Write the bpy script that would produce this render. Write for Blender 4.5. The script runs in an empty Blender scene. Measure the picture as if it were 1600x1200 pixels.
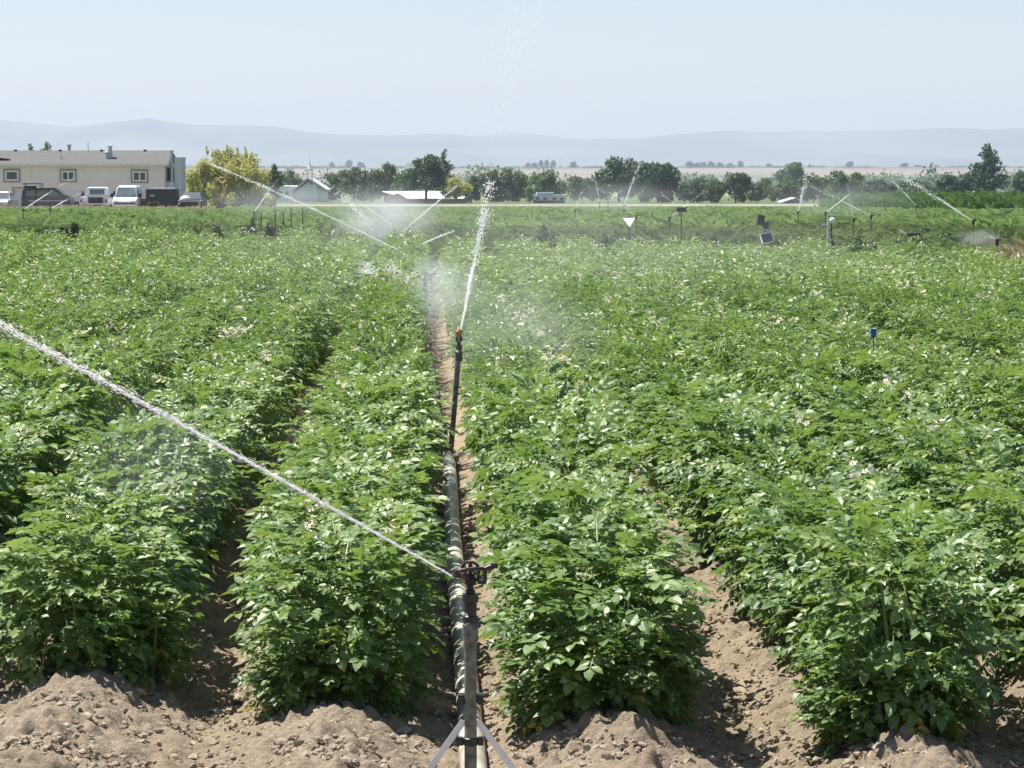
import bpy, math, random
import numpy as np
from mathutils import Vector
R = math.radians
C = bpy.context.scene.collection
rs = np.random.RandomState
F = 4000.0                                   # focal length in photo pixels (1600 wide)
PITCH = math.atan(338 / F); YAW = math.atan(136 / F * math.cos(PITCH))
CAM = np.array([0.0, 0.0, 1.85])
fw = np.array([math.sin(YAW) * math.cos(PITCH), math.cos(YAW) * math.cos(PITCH), -math.sin(PITCH)])
rt = np.array([math.cos(YAW), -math.sin(YAW), 0.0])
up = np.cross(rt, fw)

def at(px, py, Y):
    r = fw * F + rt * (px - 800) - up * (py - 600)
    return CAM + r * (Y / r[1])

def zt(Y):
    return np.interp(Y, [-1e5, 48, 180, 262, 292, 500, 2200, 3000, 6500, 40000], [0, 0, -1.21, -2.36, -2.42, -4.3, -16, 2.05, -12, -12])

# ------------------------------------------------------------------ mesh helper
class MB:
    def __init__(s):
        s.v = []; s.t = []; s.m = []; s.a = []; s.n = 0
    def add(s, v, f, m=0, a=0.5):
        v = np.asarray(v, float).reshape(-1, 3)
        if isinstance(f, np.ndarray) and f.ndim == 2 and f.shape[1] == 3:
            t = f
        else:
            o = []
            for q in f:
                for k in range(1, len(q) - 1):
                    o.append((q[0], q[k], q[k + 1]))
            t = np.array(o, int).reshape(-1, 3)
        s.v.append(v); s.t.append(t + s.n)
        s.m.append(np.full(len(t), m) if np.isscalar(m) else np.asarray(m))
        s.a.append(np.full(len(v), a) if np.isscalar(a) else np.asarray(a))
        s.n += len(v)
    def box(s, c, d, rz=0, m=0, taper=1.0, rx=0, ry=0):
        x, y, z = [q / 2 for q in d]
        v = np.array([(-x, -y, -z), (x, -y, -z), (x, y, -z), (-x, y, -z),
                      (-x * taper, -y * taper, z), (x * taper, -y * taper, z), (x * taper, y * taper, z), (-x * taper, y * taper, z)])
        v = rot(v, rx, ry, rz) + np.array(c)
        s.add(v, [(0, 3, 2, 1), (4, 5, 6, 7), (0, 1, 5, 4), (1, 2, 6, 5), (2, 3, 7, 6), (3, 0, 4, 7)], m)
    def tube(s, pts, rad, n=8, m=0, cap=True, a=.5):
        pts = np.asarray(pts, float); k = len(pts)
        rad = np.full(k, rad) if np.isscalar(rad) else np.asarray(rad, float)
        tg = np.gradient(pts, axis=0); tg /= np.linalg.norm(tg, axis=1)[:, None] + 1e-12
        ref = np.array([0, 0, 1.0]) if abs(tg[0][2]) < .9 else np.array([0, 1.0, 0])
        u = np.cross(tg, ref); u /= np.linalg.norm(u, axis=1)[:, None] + 1e-12
        w = np.cross(u, tg)
        th = np.arange(n) / n * 2 * math.pi
        v = pts[:, None] + rad[:, None, None] * (np.cos(th)[None, :, None] * u[:, None] + np.sin(th)[None, :, None] * w[:, None])
        f = []
        for i in range(k - 1):
            for j in range(n):
                j2 = (j + 1) % n
                f.append((i * n + j, i * n + j2, (i + 1) * n + j2, (i + 1) * n + j))
        if cap:
            f.append(tuple(range(n))[::-1]); f.append(tuple((k - 1) * n + j for j in range(n)))
        s.add(v, f, m, a)
    def lathe(s, c, prof, n=14, m=0):
        th = np.arange(n) / n * 2 * math.pi; k = len(prof)
        v = [(c[0] + r * math.cos(t), c[1] + r * math.sin(t), c[2] + z) for r, z in prof for t in th]
        f = [(i * n + j, i * n + (j + 1) % n, (i + 1) * n + (j + 1) % n, (i + 1) * n + j) for i in range(k - 1) for j in range(n)]
        f.append(tuple(range(n))[::-1]); f.append(tuple((k - 1) * n + j for j in range(n)))
        s.add(v, f, m)
    def prism(s, poly, y0, y1, m=0, ins=0.0, c=(0, 0, 0), rz=0):
        """polygon in (x, z) extruded along y"""
        p = np.array(poly, float); n = len(p)
        v = np.array([(x, y0, z) for x, z in p] + [(x, y1, z) for x, z in p])
        v = rot(v, 0, 0, rz) + np.array(c)
        f = [tuple(range(n)), tuple(range(2 * n - 1, n - 1, -1))] + [(i, i + n, (i + 1) % n + n, (i + 1) % n) for i in range(n)]
        s.add(v, f, m)
    def loft(s, secs, m=0):
        """list of equal length rings of points, capped"""
        n = len(secs[0]); k = len(secs)
        f = [(i * n + j, i * n + (j + 1) % n, (i + 1) * n + (j + 1) % n, (i + 1) * n + j) for i in range(k - 1) for j in range(n)]
        f.append(tuple(range(n))[::-1]); f.append(tuple((k - 1) * n + j for j in range(n)))
        s.add(np.array(secs).reshape(-1, 3), f, m)
    def ell(s, c, r, n=12, k=7, m=0, noise=0, seed=0, zmin=-1):
        g = rs(seed); v = []; f = []
        for i in range(k + 1):
            ph = -math.pi / 2 + math.pi * i / k
            for j in range(n):
                t = 2 * math.pi * j / n; q = 1 + noise * (g.rand() - .5)
                v.append((c[0] + r[0] * q * math.cos(ph) * math.cos(t), c[1] + r[1] * q * math.cos(ph) * math.sin(t), c[2] + r[2] * max(zmin, q * math.sin(ph))))
        for i in range(k):
            for j in range(n):
                f.append((i * n + j, i * n + (j + 1) % n, (i + 1) * n + (j + 1) % n, (i + 1) * n + j))
        s.add(v, f, m)
    def build(s, name, mats, parent=None, smooth=False, loc=None, weld=False):
        v = np.concatenate(s.v); t = np.concatenate(s.t).astype(np.int32); m = np.concatenate(s.m).astype(np.int32); a = np.concatenate(s.a)
        o = None
        base = np.array(parent.location) if parent is not None else (np.array(loc, float) if loc is not None else np.zeros(3))
        if parent is not None and parent.parent is not None:
            base = base + np.array(parent.parent.location)
        me = bpy.data.meshes.new(name)
        v = v - base
        me.vertices.add(len(v)); me.vertices.foreach_set('co', v.astype(np.float32).ravel())
        me.loops.add(len(t) * 3); me.loops.foreach_set('vertex_index', t.ravel())
        me.polygons.add(len(t)); me.polygons.foreach_set('loop_start', np.arange(len(t), dtype=np.int32) * 3)
        me.polygons.foreach_set('material_index', m)
        me.polygons.foreach_set('use_smooth', np.full(len(t), smooth))
        at_ = me.attributes.new('tint', 'FLOAT', 'POINT'); at_.data.foreach_set('value', a.astype(np.float32))
        for q in (mats if isinstance(mats, (list, tuple)) else [mats]):
            me.materials.append(q)
        me.update(calc_edges=True); me.validate()
        o = bpy.data.objects.new(name, me); C.objects.link(o)
        if parent is not None: o.parent = parent
        elif loc is not None: o.location = loc
        return o

def rot(v, rx=0, ry=0, rz=0):
    v = np.asarray(v, float)
    if rx:
        c, s_ = math.cos(rx), math.sin(rx); v = np.stack([v[:, 0], v[:, 1] * c - v[:, 2] * s_, v[:, 1] * s_ + v[:, 2] * c], 1)
    if ry:
        c, s_ = math.cos(ry), math.sin(ry); v = np.stack([v[:, 0] * c + v[:, 2] * s_, v[:, 1], -v[:, 0] * s_ + v[:, 2] * c], 1)
    if rz:
        c, s_ = math.cos(rz), math.sin(rz); v = np.stack([v[:, 0] * c - v[:, 1] * s_, v[:, 0] * s_ + v[:, 1] * c, v[:, 2]], 1)
    return v

def tag(o, label=None, cat=None, group=None, kind=None):
    if label: o['label'] = label
    if cat: o['category'] = cat
    if group: o['group'] = group
    if kind: o['kind'] = kind
    return o
def thing(name, label, cat, loc, group=None):
    o = bpy.data.objects.new(name, None); C.objects.link(o); o.location = tuple(float(q) for q in loc); o.empty_display_size = .1
    return tag(o, label, cat, group)

# ------------------------------------------------------------------ noise
def vnoise(x, y, seed=0):
    xi = np.floor(x).astype(np.int64); yi = np.floor(y).astype(np.int64); fx = x - xi; fy = y - yi
    fx = fx * fx * (3 - 2 * fx); fy = fy * fy * (3 - 2 * fy)
    def h(a, b):
        n = (a * 374761393 + b * 668265263 + seed * 974634777) & 0xffffffff
        n = ((n ^ (n >> 13)) * 1274126177) & 0xffffffff
        return ((n ^ (n >> 16)) & 0xffff) / 65535.0
    return (h(xi, yi) * (1 - fx) + h(xi + 1, yi) * fx) * (1 - fy) + (h(xi, yi + 1) * (1 - fx) + h(xi + 1, yi + 1) * fx) * fy
def fbm(x, y, o=4, seed=0, g=.5):
    a = 1; t = 0; s_ = 0
    for i in range(o):
        t = t + a * vnoise(x, y, seed + i); s_ += a; a *= g; x = x * 2.03 + 7.1; y = y * 2.03 + 3.7
    return t / s_

# ------------------------------------------------------------------ materials
def mat(name):
    m = bpy.data.materials.new(name); m.use_nodes = True
    nt = m.node_tree; return m, nt, nt.nodes, nt.links, nt.nodes['Principled BSDF']
def simple(name, col, rough=.6, metal=0, var=.25, scale=6, bump=0, spec=.5):
    m, nt, N, L, P = mat(name)
    tc = N.new('ShaderNodeTexCoord'); no = N.new('ShaderNodeTexNoise'); no.inputs['Scale'].default_value = scale; no.inputs['Detail'].default_value = 6
    L.new(tc.outputs['Object'], no.inputs['Vector'])
    rp = N.new('ShaderNodeValToRGB'); e = rp.color_ramp.elements
    e[0].position = .3; e[1].position = .7
    e[0].color = [c * (1 - var) for c in col] + [1]; e[1].color = [min(1, c * (1 + var)) for c in col] + [1]
    L.new(no.outputs['Fac'], rp.inputs['Fac']); L.new(rp.outputs['Color'], P.inputs['Base Color'])
    P.inputs['Roughness'].default_value = rough; P.inputs['Metallic'].default_value = metal; P.inputs['Specular IOR Level'].default_value = spec
    if bump:
        b = N.new('ShaderNodeBump'); b.inputs['Strength'].default_value = bump; b.inputs['Distance'].default_value = .02
        L.new(no.outputs['Fac'], b.inputs['Height']); L.new(b.outputs['Normal'], P.inputs['Normal'])
    return m
def leafy(name, stops, rough=.4, spec=.5, trans=.25, tcol=(.16, .28, .03)):
    """leaf colour from the per-leaf tint attribute"""
    m, nt, N, L, P = mat(name)
    a = N.new('ShaderNodeAttribute'); a.attribute_name = 'tint'
    rp = N.new('ShaderNodeValToRGB'); e = rp.color_ramp.elements
    while len(e) < len(stops): e.new(.5)
    for i, (p, c) in enumerate(stops):
        e[i].position = p; e[i].color = list(c) + [1]
    L.new(a.outputs['Fac'], rp.inputs['Fac']); L.new(rp.outputs['Color'], P.inputs['Base Color'])
    P.inputs['Roughness'].default_value = rough; P.inputs['Specular IOR Level'].default_value = spec
    tr = N.new('ShaderNodeBsdfTranslucent'); mx = N.new('ShaderNodeMixRGB'); mx.blend_type = 'MULTIPLY'; mx.inputs['Fac'].default_value = 0
    hs = N.new('ShaderNodeMixRGB'); hs.inputs['Fac'].default_value = .6; hs.inputs['Color2'].default_value = list(tcol) + [1]
    L.new(rp.outputs['Color'], hs.inputs['Color1']); L.new(hs.outputs['Color'], tr.inputs['Color'])
    ms = N.new('ShaderNodeMixShader'); ms.inputs['Fac'].default_value = trans
    L.new(P.outputs[0], ms.inputs[1]); L.new(tr.outputs[0], ms.inputs[2]); L.new(ms.outputs[0], N['Material Output'].inputs['Surface'])
    return m

M = {}
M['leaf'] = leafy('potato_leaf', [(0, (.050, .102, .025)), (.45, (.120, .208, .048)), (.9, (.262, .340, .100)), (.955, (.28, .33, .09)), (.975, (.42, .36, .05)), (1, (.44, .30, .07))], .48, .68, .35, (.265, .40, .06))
M['stem'] = leafy('potato_stem', [(0, (.10, .17, .05)), (1, (.17, .20, .07))], .5, .4, .1)
M['petal'] = leafy('potato_petal', [(0, (.78, .75, .58)), (1, (.86, .84, .70))], .6, .3, .3, (.84, .82, .62))
M['pollen'] = simple('pollen', (.7, .42, .05), .7)
M['weed'] = leafy('weed_leaf', [(0, (.105, .145, .060)), (.5, (.21, .28, .105)), (.85, (.31, .355, .145)), (1, (.44, .39, .21))], .5, .35, .36, (.29, .39, .12))
M['crop'] = leafy('far_crop_leaf', [(0, (.17, .25, .085)), (.5, (.26, .37, .13)), (1, (.36, .44, .17))], .45, .4, .34, (.32, .43, .12))
M['corn'] = leafy('corn_leaf', [(0, (.08, .16, .04)), (.6, (.14, .25, .06)), (1, (.22, .32, .09))], .45, .4, .32, (.22, .34, .07))
M['dry'] = leafy('dry_grass', [(0, (.42, .36, .20)), (.6, (.55, .49, .30)), (1, (.36, .36, .17))], .8, .2, .3, (.52, .47, .24))
M['shrub'] = leafy('shrub_leaf', [(0, (.025, .048, .022)), (.6, (.045, .08, .03)), (1, (.08, .12, .04))], .5, .35, .2)
M['tree_a'] = leafy('tree_leaf_mid', [(0, (.075, .112, .060)), (.5, (.125, .172, .085)), (1, (.18, .225, .11))], .55, .3, .22)
M['tree_b'] = leafy('tree_leaf_dark', [(0, (.050, .078, .050)), (.5, (.084, .120, .072)), (1, (.125, .165, .09))], .55, .3, .16)
M['tree_c'] = leafy('tree_leaf_olive', [(0, (.075, .092, .042)), (.5, (.115, .135, .062)), (1, (.16, .175, .08))], .55, .3, .22)
M['willow'] = leafy('willow_leaf', [(0, (.29, .30, .095)), (.5, (.44, .44, .155)), (1, (.55, .54, .24))], .6, .2, .42, (.55, .54, .16))
M['bark'] = simple('bark', (.09, .07, .055), .9, var=.4, scale=12, bump=.5)
M['galv'] = simple('galvanised_steel', (.27, .27, .25), .5, .55, .45, 28, .15)
M['galv_d'] = simple('weathered_riser_pipe', (.14, .136, .112), .6, .15, .6, 45, .2)
M['alu'] = simple('irrigation_aluminium', (.50, .465, .39), .45, .2, .3, 9, .05)
M['alu_d'] = simple('muddy_aluminium', (.20, .19, .165), .55, .35, .5, 14, .2)
M['strip'] = simple('flat_aluminium_bar', (.66, .69, .74), .42, .6, .08, 20)
M['black'] = simple('black_plastic', (.016, .016, .017), .42, 0, .3, 30, .05)
M['iron'] = simple('dark_cast_metal', (.022, .019, .017), .38, .4, .6, 45, .1)
M['brass'] = simple('old_brass', (.42, .20, .075), .42, .6, .3, 30)
M['rust'] = simple('rusty_collar', (.10, .05, .035), .6, .2, .5, 60, .1)
M['white'] = simple('white_paint', (.78, .78, .76), .5, 0, .05, 8)
M['blue'] = simple('blue_plastic', (.02, .10, .33), .5, 0, .2, 8)
M['orange'] = simple('orange_plastic', (.75, .24, .04), .6, 0, .1, 8)
M['panel'] = simple('dark_solar_glass', (.012, .014, .03), .15, 0, .3, 14, spec=.6)
M['siding'] = simple('beige_siding', (.66, .645, .58), .7, 0, .05, 2)
M['siding_g'] = simple('grey_blue_siding', (.50, .54, .57), .7, 0, .05, 2)
M['shingle'] = simple('grey_shingles', (.098, .097, .092), .9, 0, .22, 5, .2)
M['trim'] = simple('green_trim', (.20, .26, .22), .7, 0, .1, 5)
M['wframe'] = simple('window_frame_white', (.72, .74, .73), .5, 0, .05, 5)
M['glass'] = simple('dark_window_glass', (.035, .045, .05), .08, 0, .4, 3, spec=.7)
M['vent'] = simple('roof_metal', (.42, .43, .43), .45, .5, .2, 8)
M['dark'] = simple('dark_opening', (.02, .02, .022), .8, 0, .3, 6)
M['car_w'] = simple('faded_white_car_paint', (.70, .71, .71), .35, 0, .08, 4)
M['car_d'] = simple('charcoal_car_paint', (.020, .021, .026), .5, 0, .35, 6, spec=.25)
M['car_g'] = simple('dull_silver_car_paint', (.34, .35, .37), .4, .2, .1, 5)
M['tyre'] = simple('tyre_rubber', (.018, .018, .018), .85, 0, .2, 10)
M['cglass'] = simple('windscreen_glass', (.10, .12, .13), .08, 0, .3, 2, spec=.7)
M['lamp'] = simple('headlamp_lens', (.55, .55, .55), .2, 0, .1, 5)
M['rlamp'] = simple('tail_lamp_red', (.28, .03, .02), .3, 0, .1, 5)
M['wood'] = simple('weathered_brown_wood', (.30, .19, .11), .8, 0, .3, 6, .1)
M['tarp'] = simple('pale_tarp', (.66, .63, .58), .7, 0, .1, 5, .1)
M['trailer'] = simple('dark_green_trailer_paint', (.022, .03, .03), .6, 0, .4, 5, .2)
M['metal_roof'] = simple('white_metal_roof', (.74, .73, .68), .5, .1, .08, 3)
M['brick'] = simple('brown_gable', (.24, .16, .12), .8, 0, .2, 5)
M['church'] = simple('pale_church_wall', (.78, .78, .78), .8, 0, .08, 3)
M['croof'] = simple('church_roof', (.46, .46, .47), .8, 0, .12, 3)
M['pblue'] = simple('pale_blue_metal', (.50, .55, .59), .5, 0, .08, 3)
M['roadm'] = simple('pale_gravel', (.24, .22, .175), .9, 0, .3, .25, .2)
M['clay'] = simple('dry_clod_soil', (.30, .243, .178), .95, 0, .35, 30, .5, .15)

# soil / ground: what grows where depends on distance from the camera
def ground_mat():
    m, nt, N, L, P = mat('ground_soil')
    ge = N.new('ShaderNodeNewGeometry'); sx = N.new('ShaderNodeSeparateXYZ'); L.new(ge.outputs['Position'], sx.inputs[0])
    def noise(scale, det=8, rough=.6):
        n = N.new('ShaderNodeTexNoise'); n.inputs['Scale'].default_value = scale; n.inputs['Detail'].default_value = det; n.inputs['Roughness'].default_value = rough
        L.new(ge.outputs['Position'], n.inputs['Vector']); return n
    def ramp(src, st):
        r = N.new('ShaderNodeValToRGB'); e = r.color_ramp.elements
        while len(e) < len(st): e.new(.5)
        for i, (p, c) in enumerate(st): e[i].position = p; e[i].color = list(c) + [1]
        L.new(src, r.inputs['Fac']); return r
    def mr(src, a, b):
        q = N.new('ShaderNodeMapRange'); q.inputs['From Min'].default_value = a; q.inputs['From Max'].default_value = b; L.new(src, q.inputs['Value']); return q.outputs[0]
    def mix(f, a, b):
        q = N.new('ShaderNodeMixRGB'); L.new(f, q.inputs['Fac']); L.new(a, q.inputs['Color1']); L.new(b, q.inputs['Color2']); return q.outputs[0]
    n1 = noise(1.3); n2 = noise(38, 10, .72); n3 = noise(110, 6, .7)
    soil = ramp(n1.outputs['Fac'], [(.3, (.255, .203, .145)), (.55, (.335, .272, .198)), (.75, (.39, .32, .238))])
    fine = ramp(n2.outputs['Fac'], [(.34, (.74, .72, .70)), (.5, (1.0, .99, .98)), (.68, (1.16, 1.15, 1.14))])
    mu = N.new('ShaderNodeMixRGB'); mu.blend_type = 'MULTIPLY'; mu.inputs['Fac'].default_value = 1
    L.new(soil.outputs[0], mu.inputs['Color1']); L.new(fine.outputs[0], mu.inputs['Color2'])
    n4 = noise(.35); green = ramp(n4.outputs['Fac'], [(.3, (.05, .085, .03)), (.55, (.09, .13, .045)), (.72, (.22, .19, .10))])
    n5 = noise(.004, 4); valley = ramp(n5.outputs['Fac'], [(.35, (.10, .13, .06)), (.5, (.20, .19, .11)), (.65, (.34, .27, .19))])
    n6 = noise(.0022, 5); bench = ramp(n6.outputs['Fac'], [(.34, (.17, .14, .10)), (.48, (.25, .205, .15)), (.58, (.19, .175, .115)), (.68, (.11, .125, .075))])
    c = mix(mr(sx.outputs[1], 44, 50), mu.outputs[0], green.outputs[0])
    c = mix(mr(sx.outputs[1], 450, 800), c, valley.outputs[0])
    c = mix(mr(sx.outputs[1], 2150, 2350), c, bench.outputs[0])
    gr = N.new('ShaderNodeRGB'); gr.outputs[0].default_value = (.10, .115, .07, 1)
    c = mix(mr(sx.outputs[1], 2930, 2960), c, gr.outputs[0])
    L.new(c, P.inputs['Base Color']); P.inputs['Roughness'].default_value = .95; P.inputs['Specular IOR Level'].default_value = .15
    b = N.new('ShaderNodeBump'); b.inputs['Strength'].default_value = .9; b.inputs['Distance'].default_value = .022
    ad = N.new('ShaderNodeMath'); ad.operation = 'ADD'; L.new(n2.outputs['Fac'], ad.inputs[0]); 
    ml = N.new('ShaderNodeMath'); ml.operation = 'MULTIPLY'; ml.inputs[1].default_value = .5; L.new(n3.outputs['Fac'], ml.inputs[0]); L.new(ml.outputs[0], ad.inputs[1])
    L.new(ad.outputs[0], b.inputs['Height']); L.new(b.outputs['Normal'], P.inputs['Normal'])
    return m
M['ground'] = ground_mat()

def water_mat(name, alpha):
    m, nt, N, L, P = mat(name)
    P.inputs['Base Color'].default_value = (.97, .98, .99, 1); P.inputs['Roughness'].default_value = .12; P.inputs['Specular IOR Level'].default_value = .6
    tr = N.new('ShaderNodeBsdfTranslucent'); tr.inputs['Color'].default_value = (1, 1, 1, 1)
    ms = N.new('ShaderNodeMixShader'); ms.inputs['Fac'].default_value = .78
    L.new(P.outputs[0], ms.inputs[1]); L.new(tr.outputs[0], ms.inputs[2])
    tp = N.new('ShaderNodeBsdfTransparent'); m2 = N.new('ShaderNodeMixShader'); m2.inputs['Fac'].default_value = alpha
    L.new(tp.outputs[0], m2.inputs[1]); L.new(ms.outputs[0], m2.inputs[2]); L.new(m2.outputs[0], N['Material Output'].inputs['Surface'])
    return m
M['water'] = water_mat('foaming_water', .88)
M['thin_water'] = water_mat('thin_far_water', .62)
M['spray'] = water_mat('fine_spray', .24)

# ------------------------------------------------------------------ ground sheet
ROW0, SP = .14, .86
def hill(x):
    u = (x - (ROW0 + SP / 2)) / SP; u = np.abs(u - np.round(u)) * 2          # 0 on the ridge, 1 in the furrow
    return .155 * np.clip(1.12 - u * 1.12, 0, 1) ** 1.25
def hillu(x):
    u = (x - (ROW0 + SP / 2)) / SP; return np.abs(u - np.round(u)) * 2
def zsoil(x, y):
    """height of the cultivated soil, without the finest roughness"""
    h = hill(x + .05 * (fbm(x * .8, y * .5, 3, 5) - .5)) * (.85 + .3 * fbm(x * 1.5, y * 1.5, 2, 9))
    return h * np.clip((47 - y) / 2, 0, 1)
def grid_axis(fine0, fine1, st, lim0, lim1, g):
    mid = list(np.arange(fine0, fine1 + 1e-6, st)); a = []; s_ = st; q = fine1
    while q < lim1: s_ *= g; q += s_; a.append(q)
    b = []; s_ = st; q = fine0
    while q > lim0: s_ *= g; q -= s_; b.append(q)
    return np.array(b[::-1] + mid + a)
gx = grid_axis(-2.4, 3.3, .014, -8000, 8000, 1.16)
gy = grid_axis(7.0, 11.5, .014, -60, 8200, 1.028)
X, Y = np.meshgrid(gx, gy)
near = np.clip((16 - Y) / 5, 0, 1) * np.clip((5.5 - np.abs(X)) / 2, 0, 1)
Z = zt(Y) + zsoil(X, Y)
rough = .45 + .55 * np.clip(1 - hillu(X) * 1.1, 0, 1)
Z += near * (.05 * (fbm(X * 5, Y * 5, 4, 21) - .5) + 1.35 * rough * (.10 * np.maximum(fbm(X * 14, Y * 14, 3, 31) - .5, 0) + .045 * np.abs(fbm(X * 27, Y * 27, 2, 35) - .5) + .028 * (fbm(X * 42, Y * 42, 2, 41) - .5)))
big = np.clip((Y - 300) / 700, 0, 1); Z += big * 3.0 * (fbm(X / 500, Y / 500, 3, 77) - .5) * np.clip(Y / 4000, 0, 1)
nx, ny = len(gx), len(gy)
idx = np.arange(nx * ny).reshape(ny, nx)
q0, q1, q2, q3 = idx[:-1, :-1].ravel(), idx[:-1, 1:].ravel(), idx[1:, 1:].ravel(), idx[1:, :-1].ravel()
b = MB(); b.add(np.stack([X, Y, Z], -1).reshape(-1, 3), np.concatenate([np.stack([q0, q1, q2], 1), np.stack([q0, q2, q3], 1)]))
tag(b.build('ground', M['ground'], smooth=True), kind='structure')
def zg(x, y):
    x = np.atleast_1d(np.asarray(x, float)); y = np.atleast_1d(np.asarray(y, float))
    return zt(y) + zsoil(x, y)

# loose clods and straw on the soil
g = rs(3); b = MB()
ico = []
t_ = (1 + 5 ** .5) / 2
iv = np.array([(-1, t_, 0), (1, t_, 0), (-1, -t_, 0), (1, -t_, 0), (0, -1, t_), (0, 1, t_), (0, -1, -t_), (0, 1, -t_), (t_, 0, -1), (t_, 0, 1), (-t_, 0, -1), (-t_, 0, 1)], float)
iv /= np.linalg.norm(iv[0])
itri = np.array([(0, 11, 5), (0, 5, 1), (0, 1, 7), (0, 7, 10), (0, 10, 11), (1, 5, 9), (5, 11, 4), (11, 10, 2), (10, 7, 6), (7, 1, 8), (3, 9, 4), (3, 4, 2), (3, 2, 6), (3, 6, 8), (3, 8, 9), (4, 9, 5), (2, 4, 11), (6, 2, 10), (8, 6, 7), (9, 8, 1)])
n = 24000
cx = g.uniform(-2.2, 3.2, n); cy = 7.2 + 7.5 * g.rand(n) ** 1.7; cr = .0035 + .009 * g.rand(n) ** 2.2 + (g.rand(n) < .03) * g.uniform(.004, .015, n)
cz = zg(cx, cy) + .014
V = iv[None] * (1 + .85 * (g.rand(n, 12, 1) - .5)) * cr[:, None, None] * np.array([1.15, 1, .75]) + np.stack([cx, cy, cz], 1)[:, None]
T = (itri[None] + (np.arange(n) * 12)[:, None, None]).reshape(-1, 3)
b.add(V.reshape(-1, 3), T)
tag(b.build('soil_clods', M['clay']), 'loose dry clods scattered over the tilled soil', 'soil clods', kind='stuff')
b = MB()
for i in range(170):
    x, y = g.uniform(-2, 3), g.uniform(7.3, 11); a = g.uniform(0, 6.28); l = g.uniform(.012, .04); z = float(zg(x, y)[0]) + .022
    b.tube([(x, y, z), (x + l * math.cos(a), y + l * math.sin(a), z + g.uniform(-.003, .006))], .0016, 4)
tag(b.build('straw', simple('straw', (.50, .40, .24), .8)), 'bits of pale straw on the tilled soil', 'straw', kind='stuff')

# ------------------------------------------------------------------ potato plants
def leaflet(L_, w, lod, g):
    fold = .32 * w; droop = g.uniform(.10, .34) * L_
    if lod == 0:
        v = [(0, 0, 0)]
        for t, hw in ((.34, .5), (.70, .40)):
            zc = -droop * t * t
            v += [(L_ * t, hw * w, zc + fold * hw), (L_ * t, 0, zc), (L_ * t, -hw * w, zc + fold * hw)]
        v.append((L_, 0, -droop))
        f = [(0, 2, 1), (0, 3, 2), (1, 2, 5), (1, 5, 4), (2, 3, 6), (2, 6, 5), (4, 5, 7), (5, 6, 7)]
    else:
        v = [(0, 0, 0), (L_ * .45, .46 * w, fold * .4), (L_, 0, -droop), (L_ * .45, -.46 * w, fold * .4)]
        f = [(0, 2, 1), (0, 3, 2)]
    return np.array(v), np.array(f)
def compound(lod, g):
    """one pinnate leaf, base at the origin, pointing along +x"""
    vs, fs, n = [], [], 0
    Lr = g.uniform(.085, .135)
    prs = [(.35, .042), (.62, .054), (.9, .060)] if lod < 2 else [(.55, .066)]
    for t, l in prs:
        for sgn in (1, -1):
            v, f = leaflet(l * g.uniform(.85, 1.2), l * g.uniform(.60, .75), lod, g)
            v = rot(v, sgn * g.uniform(-.1, .5), g.uniform(-.25, .35), sgn * g.uniform(.85, 1.25))
            v = v + np.array([Lr * t, sgn * .004, -.25 * Lr * t * t])
            vs.append(v); fs.append(f + n); n += len(v)
    v, f = leaflet(.072 * g.uniform(.9, 1.15) * (1.15 if lod == 2 else 1), .048 * (1.2 if lod == 2 else 1), lod, g); v = rot(v, g.uniform(-.3, .3), .35, g.uniform(-.2, .2)) + np.array([Lr, 0, -.25 * Lr])
    vs.append(v); fs.append(f + n); n += len(v)
    if lod == 0:                                    # the rachis
        v = np.array([(-.03, .0022, 0), (-.03, -.0022, 0), (Lr, .0015, -.25 * Lr), (Lr, -.0015, -.25 * Lr)])
        vs.append(v); fs.append(np.array([(0, 1, 3), (0, 3, 2)]) + n); n += 4
    return np.concatenate(vs), np.concatenate(fs)
def plant(lod, seed):
    g = rs(seed); N_ = (265, 225, 135)[lod]; vs, fs, as_, n = [], [], [], 0
    Rp, H = .365, .57
    comps = [compound(lod, g) for _ in range(5)]
    sv = MB()
    for i in range(N_):
        h = 1 - g.rand() ** 1.1 * .95
        ph = g.uniform(0, 2 * math.pi)
        r = Rp * math.sqrt(max(.06, 1 - ((h - .42) / .66) ** 2))
        r = r * (g.uniform(.3, 1) ** .6 * .97 if h < .8 else g.rand() ** .5)
        r = max(.015, (r - .075 * (h < .85)) * (np.interp(h, [0, .5], [.62, 1])))
        el = np.interp(h, [0, .35, .75, 1], [-.7, -.15, .28, .6]) + g.normal(0, .28)
        v, f = comps[g.randint(5)]
        s_ = g.uniform(.42, .78) if lod < 2 else g.uniform(.58, .85)
        v = rot(v * s_, g.normal(0, .35), -el, ph + g.normal(0, .35))
        v = v + np.array([r * math.cos(ph), r * math.sin(ph), h * H - .03])
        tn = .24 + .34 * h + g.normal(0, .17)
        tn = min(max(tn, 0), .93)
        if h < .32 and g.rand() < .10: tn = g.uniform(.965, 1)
        vs.append(v); fs.append(f + n); as_.append(np.full(len(v), tn)); n += len(v)
    if lod < 2:
        for i in range(9):
            ph = g.uniform(0, 6.28); r = g.uniform(.1, .27); h = g.uniform(.35, .85) * H
            sv.tube([(r * .1 * math.cos(ph), r * .1 * math.sin(ph), -.03), (r * .55 * math.cos(ph), r * .55 * math.sin(ph), h * .5), (r * math.cos(ph), r * math.sin(ph), h)], [.0065, .0055, .004], 4, cap=False, a=g.rand())
    st = (np.concatenate(sv.v), np.concatenate(sv.t), np.concatenate(sv.a)) if sv.v else None
    return np.concatenate(vs), np.concatenate(fs), np.concatenate(as_), st
NV = 9
PL = [[plant(l, 100 * l + k) for k in range(NV)] for l in range(3)]
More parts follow.
